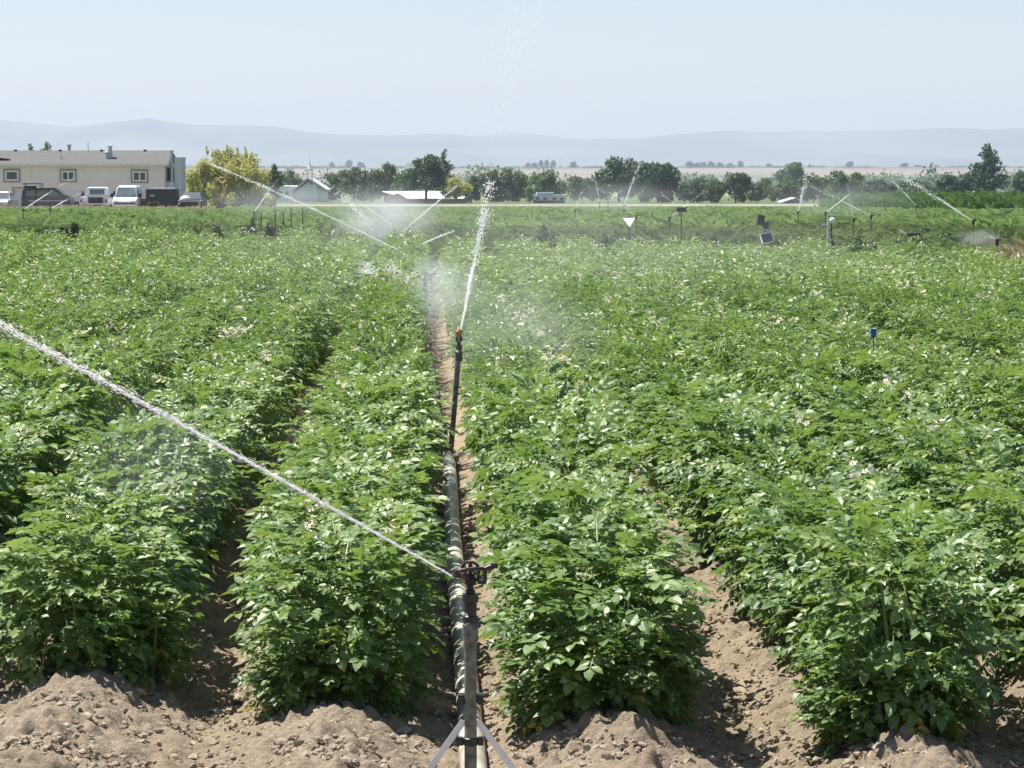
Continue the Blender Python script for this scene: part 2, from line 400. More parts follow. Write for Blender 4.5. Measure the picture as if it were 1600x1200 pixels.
def flower(g, big):
    """five white petals round a yellow point, facing +z"""
    k = 10; r = .0155 * big
    v = [(0, 0, 0)] + [((r if i % 2 else r * .62) * math.cos(i * .6283), (r if i % 2 else r * .62) * math.sin(i * .6283), (.005 if i % 2 else .003)) for i in range(k)]
    f = [(0, 1 + i, 1 + (i + 1) % k) for i in range(k)]
    c = .0038 * big
    v += [(c, 0, .002), (-c / 2, c * .87, .002), (-c / 2, -c * .87, .002), (0, 0, .012)]
    f += [(11, 12, 14), (12, 13, 14), (13, 11, 14)]
    return np.array(v), np.array(f), np.array([0] * k + [1] * 3)
def expand(b, tm, pos, rz, sc, sz, tint, g):
    v, t, a = tm; n = len(pos)
    c, s_ = np.cos(rz)[:, None], np.sin(rz)[:, None]
    x = (v[None, :, 0] * c - v[None, :, 1] * s_) * sc[:, None] + pos[:, 0:1]
    y = (v[None, :, 0] * s_ + v[None, :, 1] * c) * sc[:, None] + pos[:, 1:2]
    z = v[None, :, 2] * sz[:, None] + pos[:, 2:3]
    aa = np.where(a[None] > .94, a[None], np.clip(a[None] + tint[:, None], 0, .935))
    b.add(np.stack([x, y, z], -1).reshape(-1, 3), (t[None] + (np.arange(n) * len(v))[:, None, None]).reshape(-1, 3), 0, aa.ravel())

ORD = ['first', 'second', 'third', 'fourth', 'fifth', 'sixth', 'seventh', 'eighth', 'ninth', 'tenth', 'eleventh', 'twelfth', 'thirteenth', 'fourteenth', 'fifteenth']
FRONT = {-1: 8.35, 0: 8.02, 1: 7.75, -2: 8.75, 2: 7.7}
rows = list(range(-10, 14))
for k in rows:                                   # k = -1 is the row left of the pipe, k = 0 the row right of it
    side = 'left' if k < 0 else 'right'
    j = -k - 1 if k < 0 else k
    x0 = ROW0 + SP / 2 + SP * k + {1: .05, -2: -.03}.get(k, 0)
    kk = k if k < 0 else k
    front = {-1: 8.25, -2: 8.8, 0: 8.0, 1: 7.72}.get(k, 8.9 if k < 0 else 7.6)
    lim = (abs(x0) - 1.0) / (.170 if x0 < 0 else .238)
    y0 = max(front, lim); y1 = 41.6 - .5 * x0 - 1.6 * max(0, x0 - 6.3)
    if y0 > y1 - 1.5: continue
    g = rs(500 + k)
    ys = np.arange(y0, y1, .285); n = len(ys)
    ys = ys + g.uniform(-.07, .07, n); xs = x0 + g.normal(0, .035, n)
    if k == -1: xs = xs - .05 * np.clip((ys - 16) / 3, 0, 1) * np.clip((30 - ys) / 4, 0, 1)
    hs = .72 + .62 * fbm(ys * .55 + 3 * k, np.full(n, k * 7.3), 2, 11) + g.normal(0, .06, n)
    ws = .90 + .25 * fbm(ys * .6, np.full(n, k * 3.1), 2, 17) + g.normal(0, .05, n)
    if y0 == front: hs[0] *= .86; hs[1] *= .95
    if -3 < k < 3:                                   # low side shoots at the open end of the row
        q = 5; ys = np.concatenate([ys, y0 + g.uniform(-.12, .12, q)]); xs = np.concatenate([xs, x0 + g.uniform(-.24, .24, q)])
        hs = np.concatenate([hs, g.uniform(.34, .60, q)]); ws = np.concatenate([ws, g.uniform(.5, .75, q)]); n += q
    tint = .34 * (fbm(ys * .35, xs * .6, 2, 23) - .5) + g.normal(0, .05, n)
    pos = np.stack([xs, ys, zsoil(xs, ys) * .9 - .01], 1)
    rz = g.uniform(0, 6.28, n); var = g.randint(0, NV, n)
    lod = np.where(ys < 14.5, 0, np.where(ys < 25, 1, 2))
    row = thing('potato_row', 'x', 'potato row', (x0, y0, 0), 'potato rows along the irrigation pipe')
    row['label'] = {-1: 'leafy potato row bordering the irrigation pipe on its left side', 0: 'leafy potato row bordering the irrigation pipe on its right side'}.get(k, '%s flowering potato row to the %s of the aluminium irrigation pipe' % (ORD[j], side))
    fb, sb = MB(), MB()
    for l in range(3):
        for q in range(NV):
            s_ = np.where((lod == l) & (var == q))[0]
            if not len(s_): continue
            v, t, a, st = PL[l][q]
            expand(fb, (v, t, a), pos[s_], rz[s_], ws[s_], hs[s_], tint[s_], g)
            if st: expand(sb, st, pos[s_], rz[s_], ws[s_], hs[s_], tint[s_] * 0, g)
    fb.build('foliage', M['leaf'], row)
    if sb.v: sb.build('stems', M['stem'], row)
    bb = MB()
    dens = .42 + .36 * np.clip((ys - 13) / 20, 0, 1)
    for i in range(n - (5 if -3 < k < 3 else 0)):
        clump = vnoise(np.array(xs[i] * 1.1), np.array(ys[i] * .8), 67)
        for c in range(g.poisson(dens[i] * (1.7 * clump ** 1.5))):
            p = np.array([xs[i] + g.uniform(-.23, .23), ys[i] + g.uniform(-.15, .15), 0])
            e = abs(p[0] - xs[i]) / .36
            p[2] = pos[i][2] + hs[i] * .56 * (1.08 - .32 * e * e) + g.uniform(.02, .06)
            for m_ in range(g.randint(4, 9) if ys[i] < 22 else g.randint(2, 5)):
                v, f, mm = flower(g, 1.0)
                v = rot(v, g.normal(0, .6), g.normal(0, .6), g.uniform(0, 6)) + p + g.normal(0, .021, 3) * np.array([1, 1, .7])
                bb.add(v, f, mm, g.rand())
    if bb.v: tag(bb.build('blossoms', [M['petal'], M['pollen']], row), kind='stuff')

# ------------------------------------------------------------------ irrigation pipe, risers, sprinklers
PIPE = [(.142, 3.2, .055), (.139, 7.5, .055), (.134, 11, .05), (.136, 15.75, .055), (.07, 19, .05), (.0, 26.0, .05), (-.09, 30, .05), (-.165, 34.4, .055), (-.2, 41, .05)]
def pipe_at(y):
    p = np.array(PIPE); return np.array([np.interp(y, p[:, 1], p[:, i]) for i in (0, 1, 2)])
pt = thing('irrigation_pipe', 'long dull aluminium irrigation pipe lying in the furrow between potato rows', 'irrigation pipe', (.148, 6.7, 0))
b = MB()
yy = np.concatenate([np.linspace(3.2, 15.9, 70), np.linspace(16, 41, 60)])
pp = np.array([pipe_at(y) for y in yy]); pp[:, 2] += .006 * np.sin(yy * 1.3); pp[:, 0] += .004 * np.sin(yy * .9)
b.tube(pp, .041, 20); b.build('pipe', M['alu'], pt, smooth=True)
for y in (15.75, 26.0, 34.4):
    b = MB(); c = pipe_at(y)
    b.tube([c + (0, -.30, 0), c + (0, -.28, 0), c + (0, -.10, .002), c + (0, -.09, .003), c + (0, .10, 0), c + (0, .11, 0)], [.043, .049, .049, .060, .060, .046], 18)
    b.box(c + np.array([-.01, -.02, .065]), (.07, .09, .05)); b.box(c + np.array([.05, -.2, .03]), (.02, .13, .035), .1)
    b.build('coupler', M['alu_d'], pt, smooth=False)

def impact_head(root, p, yaw, ms, s=1.0, el=R(27)):
    """impact sprinkler head at p; the nozzle points to azimuth yaw (0 = +x)"""
    cy_, sy_ = math.cos(yaw), math.sin(yaw)
    def W(v): return rot(np.array(v, float).reshape(-1, 3) * s, 0, 0, yaw) + p
    body = MB()
    body.lathe((0, 0, -.085), [(.017, 0), (.019, .005), (.019, .03), (.013, .034), (.012, .05), (.023, .056), (.024, .078), (.018, .09), (.012, .098)], 16)
    body.v = [W(v) for v in body.v]; h = body.build('sprinkler_body', ms[0], root, smooth=False)
    nz = MB(); c, d = math.cos(el), math.sin(el)
    nz.tube([(-.004, 0, -.012), (.03 * c, 0, -.012 + .03 * d), (.036 * c, 0, -.012 + .036 * d), (.062 * c, 0, -.012 + .062 * d), (.064 * c, 0, -.012 + .064 * d)], [.016, .0145, .0175, .0125, .006], 12)
    nz.v = [W(v) for v in nz.v]; nz.build('nozzle', ms[1], root)
    br = MB()                                                        # the bridge over the spring
    arc = [(-.028, .0, -.02), (-.034, 0, .02), (-.030, 0, .046), (-.01, 0, .058), (.014, 0, .058), (.030, 0, .046), (.034, 0, .022), (.026, 0, -.015)]
    br.tube(arc, [.006] * 8, 8); br.lathe((0, 0, .012), [(.004, 0), (.009, .004), (.009, .038), (.004, .042)], 10)
    br.v = [W(v) for v in br.v]; br.build('bridge', ms[2], root)
    ar = MB()                                                        # the swinging arm with its spoon and counterweight
    ar.tube([(.05, .018, .024), (.02, .02, .032), (-.02, .012, .034), (-.055, -.004, .03), (-.083, -.016, .038)], [.006, .007, .009, .009, .012], 8)
    ar.box((-.094, -.02, .041), (.03, .018, .020), .2); ar.box((-.058, -.004, .004), (.016, .014, .052), 0); ar.box((-.046, -.004, -.022), (.035, .013, .016))
    ar.box((.058, .012, .014), (.018, .026, .030), .5)
    ar.v = [W(v) for v in ar.v]; ar.build('impact_arm', ms[3], root)
    return h
def riser(root, p0, p1, r, m, n=14):
    b = MB(); p0 = np.array(p0, float); p1 = np.array(p1, float)
    b.tube([p0 + (p1 - p0) * t for t in np.linspace(0, 1, 8)], r, n); return b.build('riser', m, root, smooth=True)

# nearest sprinkler: stands at the open end of the pipe on two flat legs
d1 = 6.7
h1 = at(735, 901, d1); hx = h1[0]
s1 = thing('sprinkler', 'nearest black impact sprinkler on grey riser with two flat aluminium legs', 'sprinkler', (hx, d1, 0), 'sprinklers along the irrigation pipe')
riser(s1, (hx, d1, .03), (hx, d1, h1[2] - .095), .0165, M['galv_d'], 18)
b = MB(); z0 = at(735, 1003, d1)[2]; z1 = at(735, 973, d1)[2]
b.lathe((hx, d1, z0), [(.0175, 0), (.021, .003), (.021, z1 - z0 - .004), (.0175, z1 - z0)], 18); b.build('coupling', M['galv_d'], s1, smooth=False)
b = MB(); zt_ = h1[2] - .045
b.lathe((hx, d1, z1), [(.015, 0), (.020, .004), (.020, .018), (.0165, .021), (.0165, .052), (.021, .056), (.021, max(.075, zt_ - z1))], 16); b.build('swivel_bearing', M['black'], s1)
impact_head(s1, np.array(h1), math.pi - .05, (M['iron'], M['rust'], M['iron'], M['black']), .66)
for yb in (1093, 1158):
    z = at(735, yb, d1)[2]; b = MB()
    if yb == 1093:
        b.box((hx, d1 + .022, z), (.066, .012, .026)); b.box((hx - .026, d1 + .006, z), (.016, .026, .026)); b.box((hx + .026, d1 + .006, z), (.016, .026, .026))
    else:
        b.lathe((hx, d1, z - .011), [(.0172, 0), (.0205, .002), (.0205, .020), (.0172, .022)], 16); b.box((hx - .027, d1, z), (.014, .014, .022)); b.box((hx + .027, d1, z), (.014, .014, .022))
        b.tube([(hx - .027, d1 - .014, z), (hx - .027, d1 + .014, z)], .004, 8)
    b.build('clamp', M['black'], s1)
za = at(735, 1128, d1)[2]
for sg in (-1, 1):
    b = MB(); top = np.array([hx + sg * .018, d1 + .004, za]); bot = np.array([hx + sg * (.29 if sg < 0 else .30), d1 + .02, .0])
    dv = bot - top; L_ = np.linalg.norm(dv); ang = math.atan2(dv[0], -dv[2])
    b.box((top + bot) / 2, (.0175, .004, L_), 0, 0, 1, 0, -ang); b.box((top + bot) / 2 + np.array([.0075 * math.cos(ang) * -sg, .006, 0]), (.003, .012, L_), 0, 0, 1, 0, -ang)
    b.build('leg', M['strip'], s1)

def pole_sprinkler(pxh, pyh, pxb, d, label, brass, yaw, r=.0165, group='sprinklers along the irrigation pipe', s=1.0):
    h = at(pxh, pyh, d); base = np.array([at(pxb, 600, d)[0], d, float(zt(d))])
    t = thing('sprinkler', label, 'sprinkler', base, group)
    riser(t, base + (0, 0, .0), h - (0, 0, .085 * s), r, M['galv_d'])
    b = MB(); b.lathe(h - np.array([0, 0, .16 * s]), [(r, 0), (r * 1.3, .004), (r * 1.3, .06 * s), (r, .065 * s)], 12); b.build('coupling', M['black'], t)
    ms = (M['black'], M['brass'], M['brass'], M['brass']) if brass else (M['iron'], M['iron'], M['iron'], M['black'])
    impact_head(t, h, yaw, ms, s)
    return h
h2 = pole_sprinkler(717, 526, 702, 15.75, 'brass headed sprinkler on a leaning dark riser throwing water high', True, R(85), .017, s=.95)
h3 = pole_sprinkler(664, 434, 660, 26.0, 'sprinkler on an upright riser half hidden in its own spray', False, R(170), .02, s=1.0)
h4 = pole_sprinkler(645, 402, 648, 32.0, 'dark sprinkler sending a long straight jet up to the left', False, R(178), .018, s=1.0)
h5 = pole_sprinkler(645, 384, 645, 36.0, 'dark sprinkler sending a short jet up to the right', False, R(10), .018, s=1.0)
h6 = pole_sprinkler(641, 371, 641, 42.0, 'most distant dark riser of the pipe at the field end', False, R(90), .018, s=1.0)

# ------------------------------------------------------------------ water
OCT = np.array([(1, 0, 0), (-1, 0, 0), (0, 1, 0), (0, -1, 0), (0, 0, 1), (0, 0, -1)], float)
OT = np.array([(0, 2, 4), (2, 1, 4), (1, 3, 4), (3, 0, 4), (2, 0, 5), (1, 2, 5), (3, 1, 5), (0, 3, 5)])
def jet(p0, p1, w0, w1, label, sag=0.0, n=900, seed=0, core=.5, elong=5, t0=0.0, clump=.6, loose=1.6, dens=1.0, size=1.0, cat='water jet', mt=None, pw=1.0, tmax=1.0):
    """a stream of stretched drops along a ballistic path from p0 towards p1, breaking up on the way"""
    g = rs(seed + 900); p0 = np.array(p0, float); p1 = np.array(p1, float); D = p1 - p0; Lg = np.linalg.norm(D)
    def path(t): return p0 + D * t[:, None] + np.array([0, 0, 4 * sag])[None] * (t * (1 - t))[:, None]
    b = MB()
    if core > 0:
        k = 90; t = np.linspace(0, core, k)
        w = w0 + (w1 - w0) * t
        rad = w * .5 * (.70 + .3 * vnoise(t * Lg * 7, t * 0, seed)) * np.clip((core - t) / (core * .35), .04, 1)
        p = path(t) + (np.stack([vnoise(t * Lg * 9, t * 0 + 3, seed), vnoise(t * Lg * 9, t * 0 + 6, seed), vnoise(t * Lg * 9, t * 0 + 9, seed)], 1) - .5) * (w * .32)[:, None]
        b.tube(p, rad, 7)
    t = t0 + (tmax - t0) * g.rand(n) ** pw
    keep = g.rand(n) < (1 - clump) + clump * np.clip(2.4 * vnoise(t * Lg * 5.5, t * 0, seed + 4) - .5, 0, 1)
    t = t[keep]; n = len(t); w = w0 + (w1 - w0) * t
    tan = path(t + .01) - path(t); tan /= np.linalg.norm(tan, axis=1)[:, None]
    u = np.cross(tan, np.array([.3, .2, 1.0])); u /= np.linalg.norm(u, axis=1)[:, None]; v_ = np.cross(tan, u)
    off = g.normal(0, .30, (n, 2)) * w[:, None] * (1 + loose * (g.rand(n, 1) ** 4))
    c = path(t) + u * off[:, :1] + v_ * off[:, 1:]
    r = w * g.uniform(.04, .15, n) * size
    l = r * (1 + (elong - 1) * g.rand(n) * (1 - .6 * t))
    V = c[:, None] + OCT[None, :, 0:1] * l[:, None, None] * tan[:, None] + OCT[None, :, 1:2] * r[:, None, None] * u[:, None] + OCT[None, :, 2:3] * r[:, None, None] * v_[:, None]
    b.add(V.reshape(-1, 3), (OT[None] + (np.arange(n) * 6)[:, None, None]).reshape(-1, 3))
    o = b.build('water_jet', mt or M['water'], smooth=True, loc=p0)
    return tag(o, label, cat)
TET = np.array([(1, 1, 1), (-1, -1, 1), (-1, 1, -1), (1, -1, -1)], float) / 1.73
TT = np.array([(0, 1, 2), (0, 3, 1), (0, 2, 3), (1, 3, 2)])
def mist(c, rad, dens, label, seed=0, drops=0, dsize=.004):
    """a soft cloud of fine spray: a closed ellipsoid whose density thins out towards its edge"""
    m = bpy.data.materials.new('mist'); m.use_nodes = True; nt = m.node_tree; N = nt.nodes; L = nt.links; N.remove(N['Principled BSDF'])
    tc = N.new('ShaderNodeTexCoord'); ln = N.new('ShaderNodeVectorMath'); ln.operation = 'LENGTH'; L.new(tc.outputs['Object'], ln.inputs[0])
    mr = N.new('ShaderNodeMapRange'); mr.interpolation_type = 'SMOOTHERSTEP'; mr.inputs['From Min'].default_value = 1; mr.inputs['From Max'].default_value = .05; L.new(ln.outputs['Value'], mr.inputs['Value'])
    no = N.new('ShaderNodeTexNoise'); no.inputs['Scale'].default_value = 2.2; no.inputs['Detail'].default_value = 3; L.new(tc.outputs['Object'], no.inputs['Vector'])
    n2 = N.new('ShaderNodeMapRange'); n2.inputs['From Min'].default_value = .32; n2.inputs['From Max'].default_value = .68; n2.inputs['To Min'].default_value = .25; n2.inputs['To Max'].default_value = 1.5; L.new(no.outputs['Fac'], n2.inputs['Value'])
    m1 = N.new('ShaderNodeMath'); m1.operation = 'MULTIPLY'; L.new(mr.outputs[0], m1.inputs[0]); L.new(n2.outputs[0], m1.inputs[1])
    m2 = N.new('ShaderNodeMath'); m2.operation = 'MULTIPLY'; m2.inputs[1].default_value = dens; L.new(m1.outputs[0], m2.inputs[0])
    pv = N.new('ShaderNodeVolumePrincipled'); pv.inputs['Color'].default_value = (.95, .98, 1, 1); pv.inputs['Anisotropy'].default_value = .25; L.new(m2.outputs[0], pv.inputs['Density'])
    L.new(pv.outputs[0], N['Material Output'].inputs['Volume'])
    b = MB(); b.ell((0, 0, 0), (1, 1, 1), 20, 12); o = b.build('mist', m); o.location = tuple(float(q) for q in c); o.scale = rad
    return tag(o, label, 'mist', kind='stuff')

n1 = at(711, 903, d1)
jet(n1, at(-420, 285, d1 + .15), .0042, .021, 'long white water jet shooting up left from the nearest sprinkler', .012, 9500, 1, .50, 20, clump=.5, loose=2.4, size=.54)
n2 = np.array(at(719, 520, 15.7))
jet(n2, at(768, 285, 18.0), 0.012, .058, 'thick white water jet rising above the brass headed sprinkler', .02, 2600, 2, .5, 5, clump=.75, loose=1.9, size=.8)
jet(at(766, 292, 18.0), at(836, -60, 22.5), .07, .38, 'sparse falling drops high in the sky above the thick jet', .02, 2600, 3, 0, 1.6, clump=.85, loose=1.2, size=.13, cat='water drops', mt=M['spray'])
jet(at(770, 280, 18.2), at(836, -60, 22.5), .10, .30, 'few bright drops glinting high in the sky above the thick jet', .02, 45, 33, 0, 1.3, clump=.9, loose=1.0, size=.32, cat='water drops')
jet(at(661, 433, 25.95), at(566, 428, 25.6), .02, .13, 'short flat white splash left of the half hidden sprinkler', .05, 4000, 4, .2, 3, clump=.6, loose=2.2, size=.30)
jet(at(640, 400, 32.0), at(324, 254, 32.0), .006, .033, 'long thin jet rising left from the pipe across the church', .03, 2600, 5, .35, 8, clump=.75, loose=1.2)
jet(at(651, 385, 36.0), at(710, 361, 36.0), .010, .022, 'short bright jet pointing up right from the pipe', .01, 500, 6, .9, 7)
jet(at(630, 361, 44.0), at(715, 290, 44.0), .010, .026, 'thin straight jet rising right towards the yellow tree', .01, 700, 7, .9, 7)
jet(at(612, 351, 50.0), at(563, 318, 50.0), .010, .026, 'thin jet rising left beside the pale mist cloud', .01, 600, 8, .8, 7)
jet(at(580, 352, 30.0), at(493, 272, 30.5), .05, .07, 'broken chain of white drops falling in front of the dark trees', .02, 420, 9, 0, 2.0, clump=.95, size=.9, cat='water drops')

mist(at(600, 340, 45), (1.3, 1.7, .78), .48, 'pale mist cloud hanging over the far end of the pipe')
mist(at(655, 436, 26), (.55, 1.0, .36), .32, 'fine spray around the half hidden sprinkler')
mist(at(690, 455, 22), (.55, 4.0, .42), .13, 'thin veil of spray drifting along the pipe furrow')
mist(at(800, 520, 16.5), (.80, 3.0, .55), .085, 'thin veil of spray right of the leaning riser')
mist((1.0, 29, .9), (6, 15, 1.1), .012, 'very thin drifting spray over the far middle of the potato field')
mist(at(440, 312, 44), (1.9, 2, .40), .13, 'thin spray haze in front of the church')
mist(at(1530, 372, 39), (.50, .7, .20), .45, 'small spray cloud over the dry grass patch')
mist(at(1310, 312, 75), (3.0, 5, .85), .042, 'thin spray haze under the crossing jets')
mist(at(960, 308, 110), (4.2, 6, 1.1), .034, 'thin spray haze before the big round trees')
mist(at(80, 312, 90), (2.4, 4, .5), .014, 'thin spray haze before the charcoal wagon')
mist(at(240, 720, 9.6), (.42, .8, .36), .10, 'faint veil of drops below the long near jet')

# far sprinklers of the next field, each with its own jets
def fd(y): return 2360.0 / (y - 298.8)
FAR = [  # nozzle px, list of (end px, width0, width1, label), label of the sprinkler
    ((899, 328), [((909, 300), .03, .10, 'soft upright jet left of the round grey trees')], 'thin riser under the soft upright jet'),
    ((937, 316), [((927, 270), .05, .16, 'steep white jet leaning left before the big round trees')], 'far riser under the steep jet leaning left'),
    ((975, 322), [((999, 258), .04, .26, 'tall jet leaning right over the big round trees')], 'far riser under the tall jet leaning right'),
    ((994, 338), [((934, 294), .02, .07, 'thin jet rising left beside the white triangle marker')], 'riser beside the white triangle marker'),
    ((950, 315), [((990, 284), .03, .10, 'faint jet crossing behind the tall right leaning jet')], 'far riser of the faint crossing jet'),
    ((1046, 341), [((1103, 298), .02, .07, 'thin jet rising right behind the dark box on a pole')], 'riser left of the dark box on a pole'),
    ((1061, 326), [((1034, 304), .04, .08, 'short jet rising left behind the dark box on a pole')], 'far riser behind the dark box on a pole'),
    ((1247, 332), [((1260, 280), .03, .28, 'widening upright jet near the white sloped roof')], 'riser below the widening upright jet'),
    ((1290, 333), [((1364, 277), .03, .09, 'faint jet rising right through the crossing jets')], 'riser of the faint jet rising right'),
    ((1334, 343), [((1324, 288), .02, .06, 'nearly upright thin jet amid the crossing jets')], 'riser under the nearly upright thin jet'),
    ((1361, 338), [((1266, 291), .02, .09, 'long faint jet rising left through the crossing jets')], 'riser of the long faint jet rising left'),
    ((1432, 322), [((1394, 283), .04, .18, 'jet fading upward left of the dark bushes')], 'far riser near the corn'),
    ((1521, 346), [((1412, 278), .02, .20, 'long jet rising left in front of the corn')], 'riser of the long jet before the corn'),
    ((1558, 377), [((1530, 359), .02, .03, 'short bright jet rising left over the dry grass patch')], 'dark riser standing at the dry grass patch'),
    ((36, 328), [((118, 277), .03, .12, 'jet rising right across the charcoal suburban wagon')], 'riser before the charcoal wagon'),
    ((78, 327), [((132, 299), .03, .10, 'lower jet rising right towards the tailgate-less pickup')], 'riser between wagon and white pickup'),
    ((-12, 321), [((26, 306), .04, .06, 'short jet rising right at the left edge')], 'riser at the left edge near the wooden frame'),
    ((397, 332), [((444, 268), .03, .12, 'jet rising right below the yellow willow')], 'riser below the yellow willow'),
]
for i, ((px, py), js, lab) in enumerate(FAR):
    d = min(150, fd(py)) if py != 377 else 38.5
    p = at(px, py, d)
    t = thing('sprinkler', lab, 'sprinkler', (p[0], d, zt(d)), 'sprinklers in the field beyond')
    zb_ = float(zt(d)); r_ = .010 + .0001 * d
    riser(t, (p[0], d, zb_), p - np.array([0, 0, .05]), r_, M['galv_d'], 8)
    b = MB(); b.lathe(p - np.array([0, 0, .06]), [(.015, 0), (.026, .02), (.026, .06), (.012, .09)], 8); b.box(p + np.array([.02, 0, .02]), (.09, .02, .025)); b.build('sprinkler_body', M['iron'], t)
    for (e, w0, w1, l2) in js:
        jet(p, at(e[0], e[1], d + .5), w0 * .55, w1 * .5, l2, .02 * d / 60, 420, 20 + i, .55, 6, clump=.6, loose=1.5, size=.7, mt=M['thin_water'])

# ------------------------------------------------------------------ vegetation beyond the potatoes
def tufts(name, mt, n, xr, yr, h, w, seed, label, cat, blades=7, lean=.5, tmean=.5, zoff=0, mask=None, kind='stuff', pw=1.0, hsc=lambda y: 1.0):
    """many little sprays of blades; everything in one mesh"""
    g = rs(seed); y = yr[0] + (yr[1] - yr[0]) * g.rand(n) ** pw; sx = g.rand(n)
    lo = xr[0](y) if callable(xr[0]) else xr[0]; hi = xr[1](y) if callable(xr[1]) else xr[1]
    x = lo + (hi - lo) * sx
    if mask is not None:
        k = mask(x, y, g); x, y = x[k], y[k]; n = len(x)
    hh = h * hsc(y) * g.uniform(.5, 1.25, n) * (.6 + .8 * fbm(x * .35, y * .15, 2, seed))
    pt_ = .55 * (fbm(x * .25, y * .08, 3, seed + 5) - .5)
    P = np.repeat(np.stack([x, y, zt(y) + zoff], 1), blades, 0); H_ = np.repeat(hh, blades); n2 = len(P)
    a = g.uniform(0, 6.28, n2); ln = g.uniform(.1, 1, n2) * lean
    hb = H_ * g.uniform(.45, 1, n2); d_ = np.stack([np.cos(a), np.sin(a), np.zeros(n2)], 1); s_ = np.stack([-np.sin(a), np.cos(a), np.zeros(n2)], 1)
    ww = w * g.uniform(.5, 1.2, n2)
    z0 = hb * g.uniform(0, .55, n2)
    b0 = P + d_ * (ln * z0 * .6)[:, None]; b0[:, 2] += z0
    m_ = P + d_ * (ln * hb * .75)[:, None]; m_[:, 2] += hb * .85
    e = P + d_ * (ln * hb * 1.25)[:, None]; e[:, 2] += hb * (1 - .15 * ln)
    V = np.stack([b0, m_ + s_ * (ww / 2)[:, None], e, m_ - s_ * (ww / 2)[:, None]], 1)
    T = np.array([(0, 1, 2), (0, 2, 3)])
    b = MB(); b.add(V.reshape(-1, 3), (T[None] + (np.arange(n2) * 4)[:, None, None]).reshape(-1, 3), 0, np.repeat(np.clip(tmean + np.repeat(pt_, blades) + g.normal(0, .12, n2), 0, 1), 4))
    return tag(b.build(name, mt), label, cat, kind=kind)
xl = lambda y: -.19 * y - 2; xr_ = lambda y: .26 * y + 2
yend = lambda x: 42.2 - .5 * x
tufts('weeds', M['weed'], 34000, (xl, xr_), (37, 80), .46, .034, 1, 'mixed green weeds in the strip beyond the potato rows', 'weeds', 9, 1.15, .52, mask=lambda x, y, g: y > yend(x) + .2)
tufts('field_crop', M['crop'], 42000, (xl, xr_), (72, 258), .34, .10, 2, 'light green crop covering the flat field beyond the weeds', 'crop field', 7, 1.4, .5, mask=lambda x, y, g: ((y < 172) | (x > -.075 * y)) & ((x < .185 * y + 0) | (y < 150)), pw=1.25, hsc=lambda y: np.interp(y, [70, 110, 200, 258], [1.9, 1.5, .8, .6]))
tufts('corn', M['corn'], 10500, (lambda y: .150 * y + .03 * (y - 170), lambda y: .30 * y), (168, 290), 1.2, .10, 4, 'dark green corn standing at the right side of the far field', 'corn', 11, .75, .55, mask=lambda x, y, g: x > .172 * y + .03 * (y - 170) + g.normal(0, 2.2, len(x)))
tufts('dry_grass', M['dry'], 1700, (lambda y: .208 * y, lambda y: .30 * y), (35.0, 41), .74, .03, 5, 'tan dry grass patch at the right field edge', 'dry grass', 14, .6, .4)
tufts('yard_grass', M['dry'], 1300, (lambda y: -.19 * y, lambda y: -.082 * y), (170, 178.5), .42, .05, 6, 'tan dry weeds growing around the parked vehicles', 'dry grass', 10, .5, .5)
tufts('reddish_weeds', M['dry'], 260, (lambda y: .122 * y - .0, lambda y: .134 * y), (42, 50), .42, .03, 7, 'brownish dry weeds beside the solar powered station', 'dry grass', 12, .6, .1)

def leafball(b, blobs, n, size, g, tmean=.5, out=.6, flat=1.0):
    w = np.array([r[0] * r[1] + r[0] * r[2] for _, r in blobs]); w = w / w.sum()
    k = g.choice(len(blobs), n, p=w)
    c = np.array([q[0] for q in blobs])[k]; r = np.array([q[1] for q in blobs])[k]
    d = g.normal(0, 1, (n, 3)); d /= np.linalg.norm(d, axis=1)[:, None]
    p = c + d * r * (g.rand(n, 1) ** .38) * (1 + .10 * g.normal(0, 1, (n, 1)))
    nm = d * out + g.normal(0, .6, (n, 3)); nm /= np.linalg.norm(nm, axis=1)[:, None]
    u = np.cross(nm, g.normal(0, 1, (n, 3))); u /= np.linalg.norm(u, axis=1)[:, None] + 1e-9; v = np.cross(nm, u)
    s_ = size * g.uniform(.5, 1.35, (n, 1))
    V = np.stack([p - u * s_, p + v * s_ * .55, p + u * s_, p - v * s_ * .55], 1)
    T = np.array([(0, 1, 2), (0, 2, 3)])
    cl = np.array([g.normal(0, .13) for _ in blobs])[k]
    tn = np.clip(tmean + cl + g.normal(0, .12, n), 0, 1)
    b.add(V.reshape(-1, 3), (T[None] + (np.arange(n) * 4)[:, None, None]).reshape(-1, 3), 0, np.repeat(tn, 4))
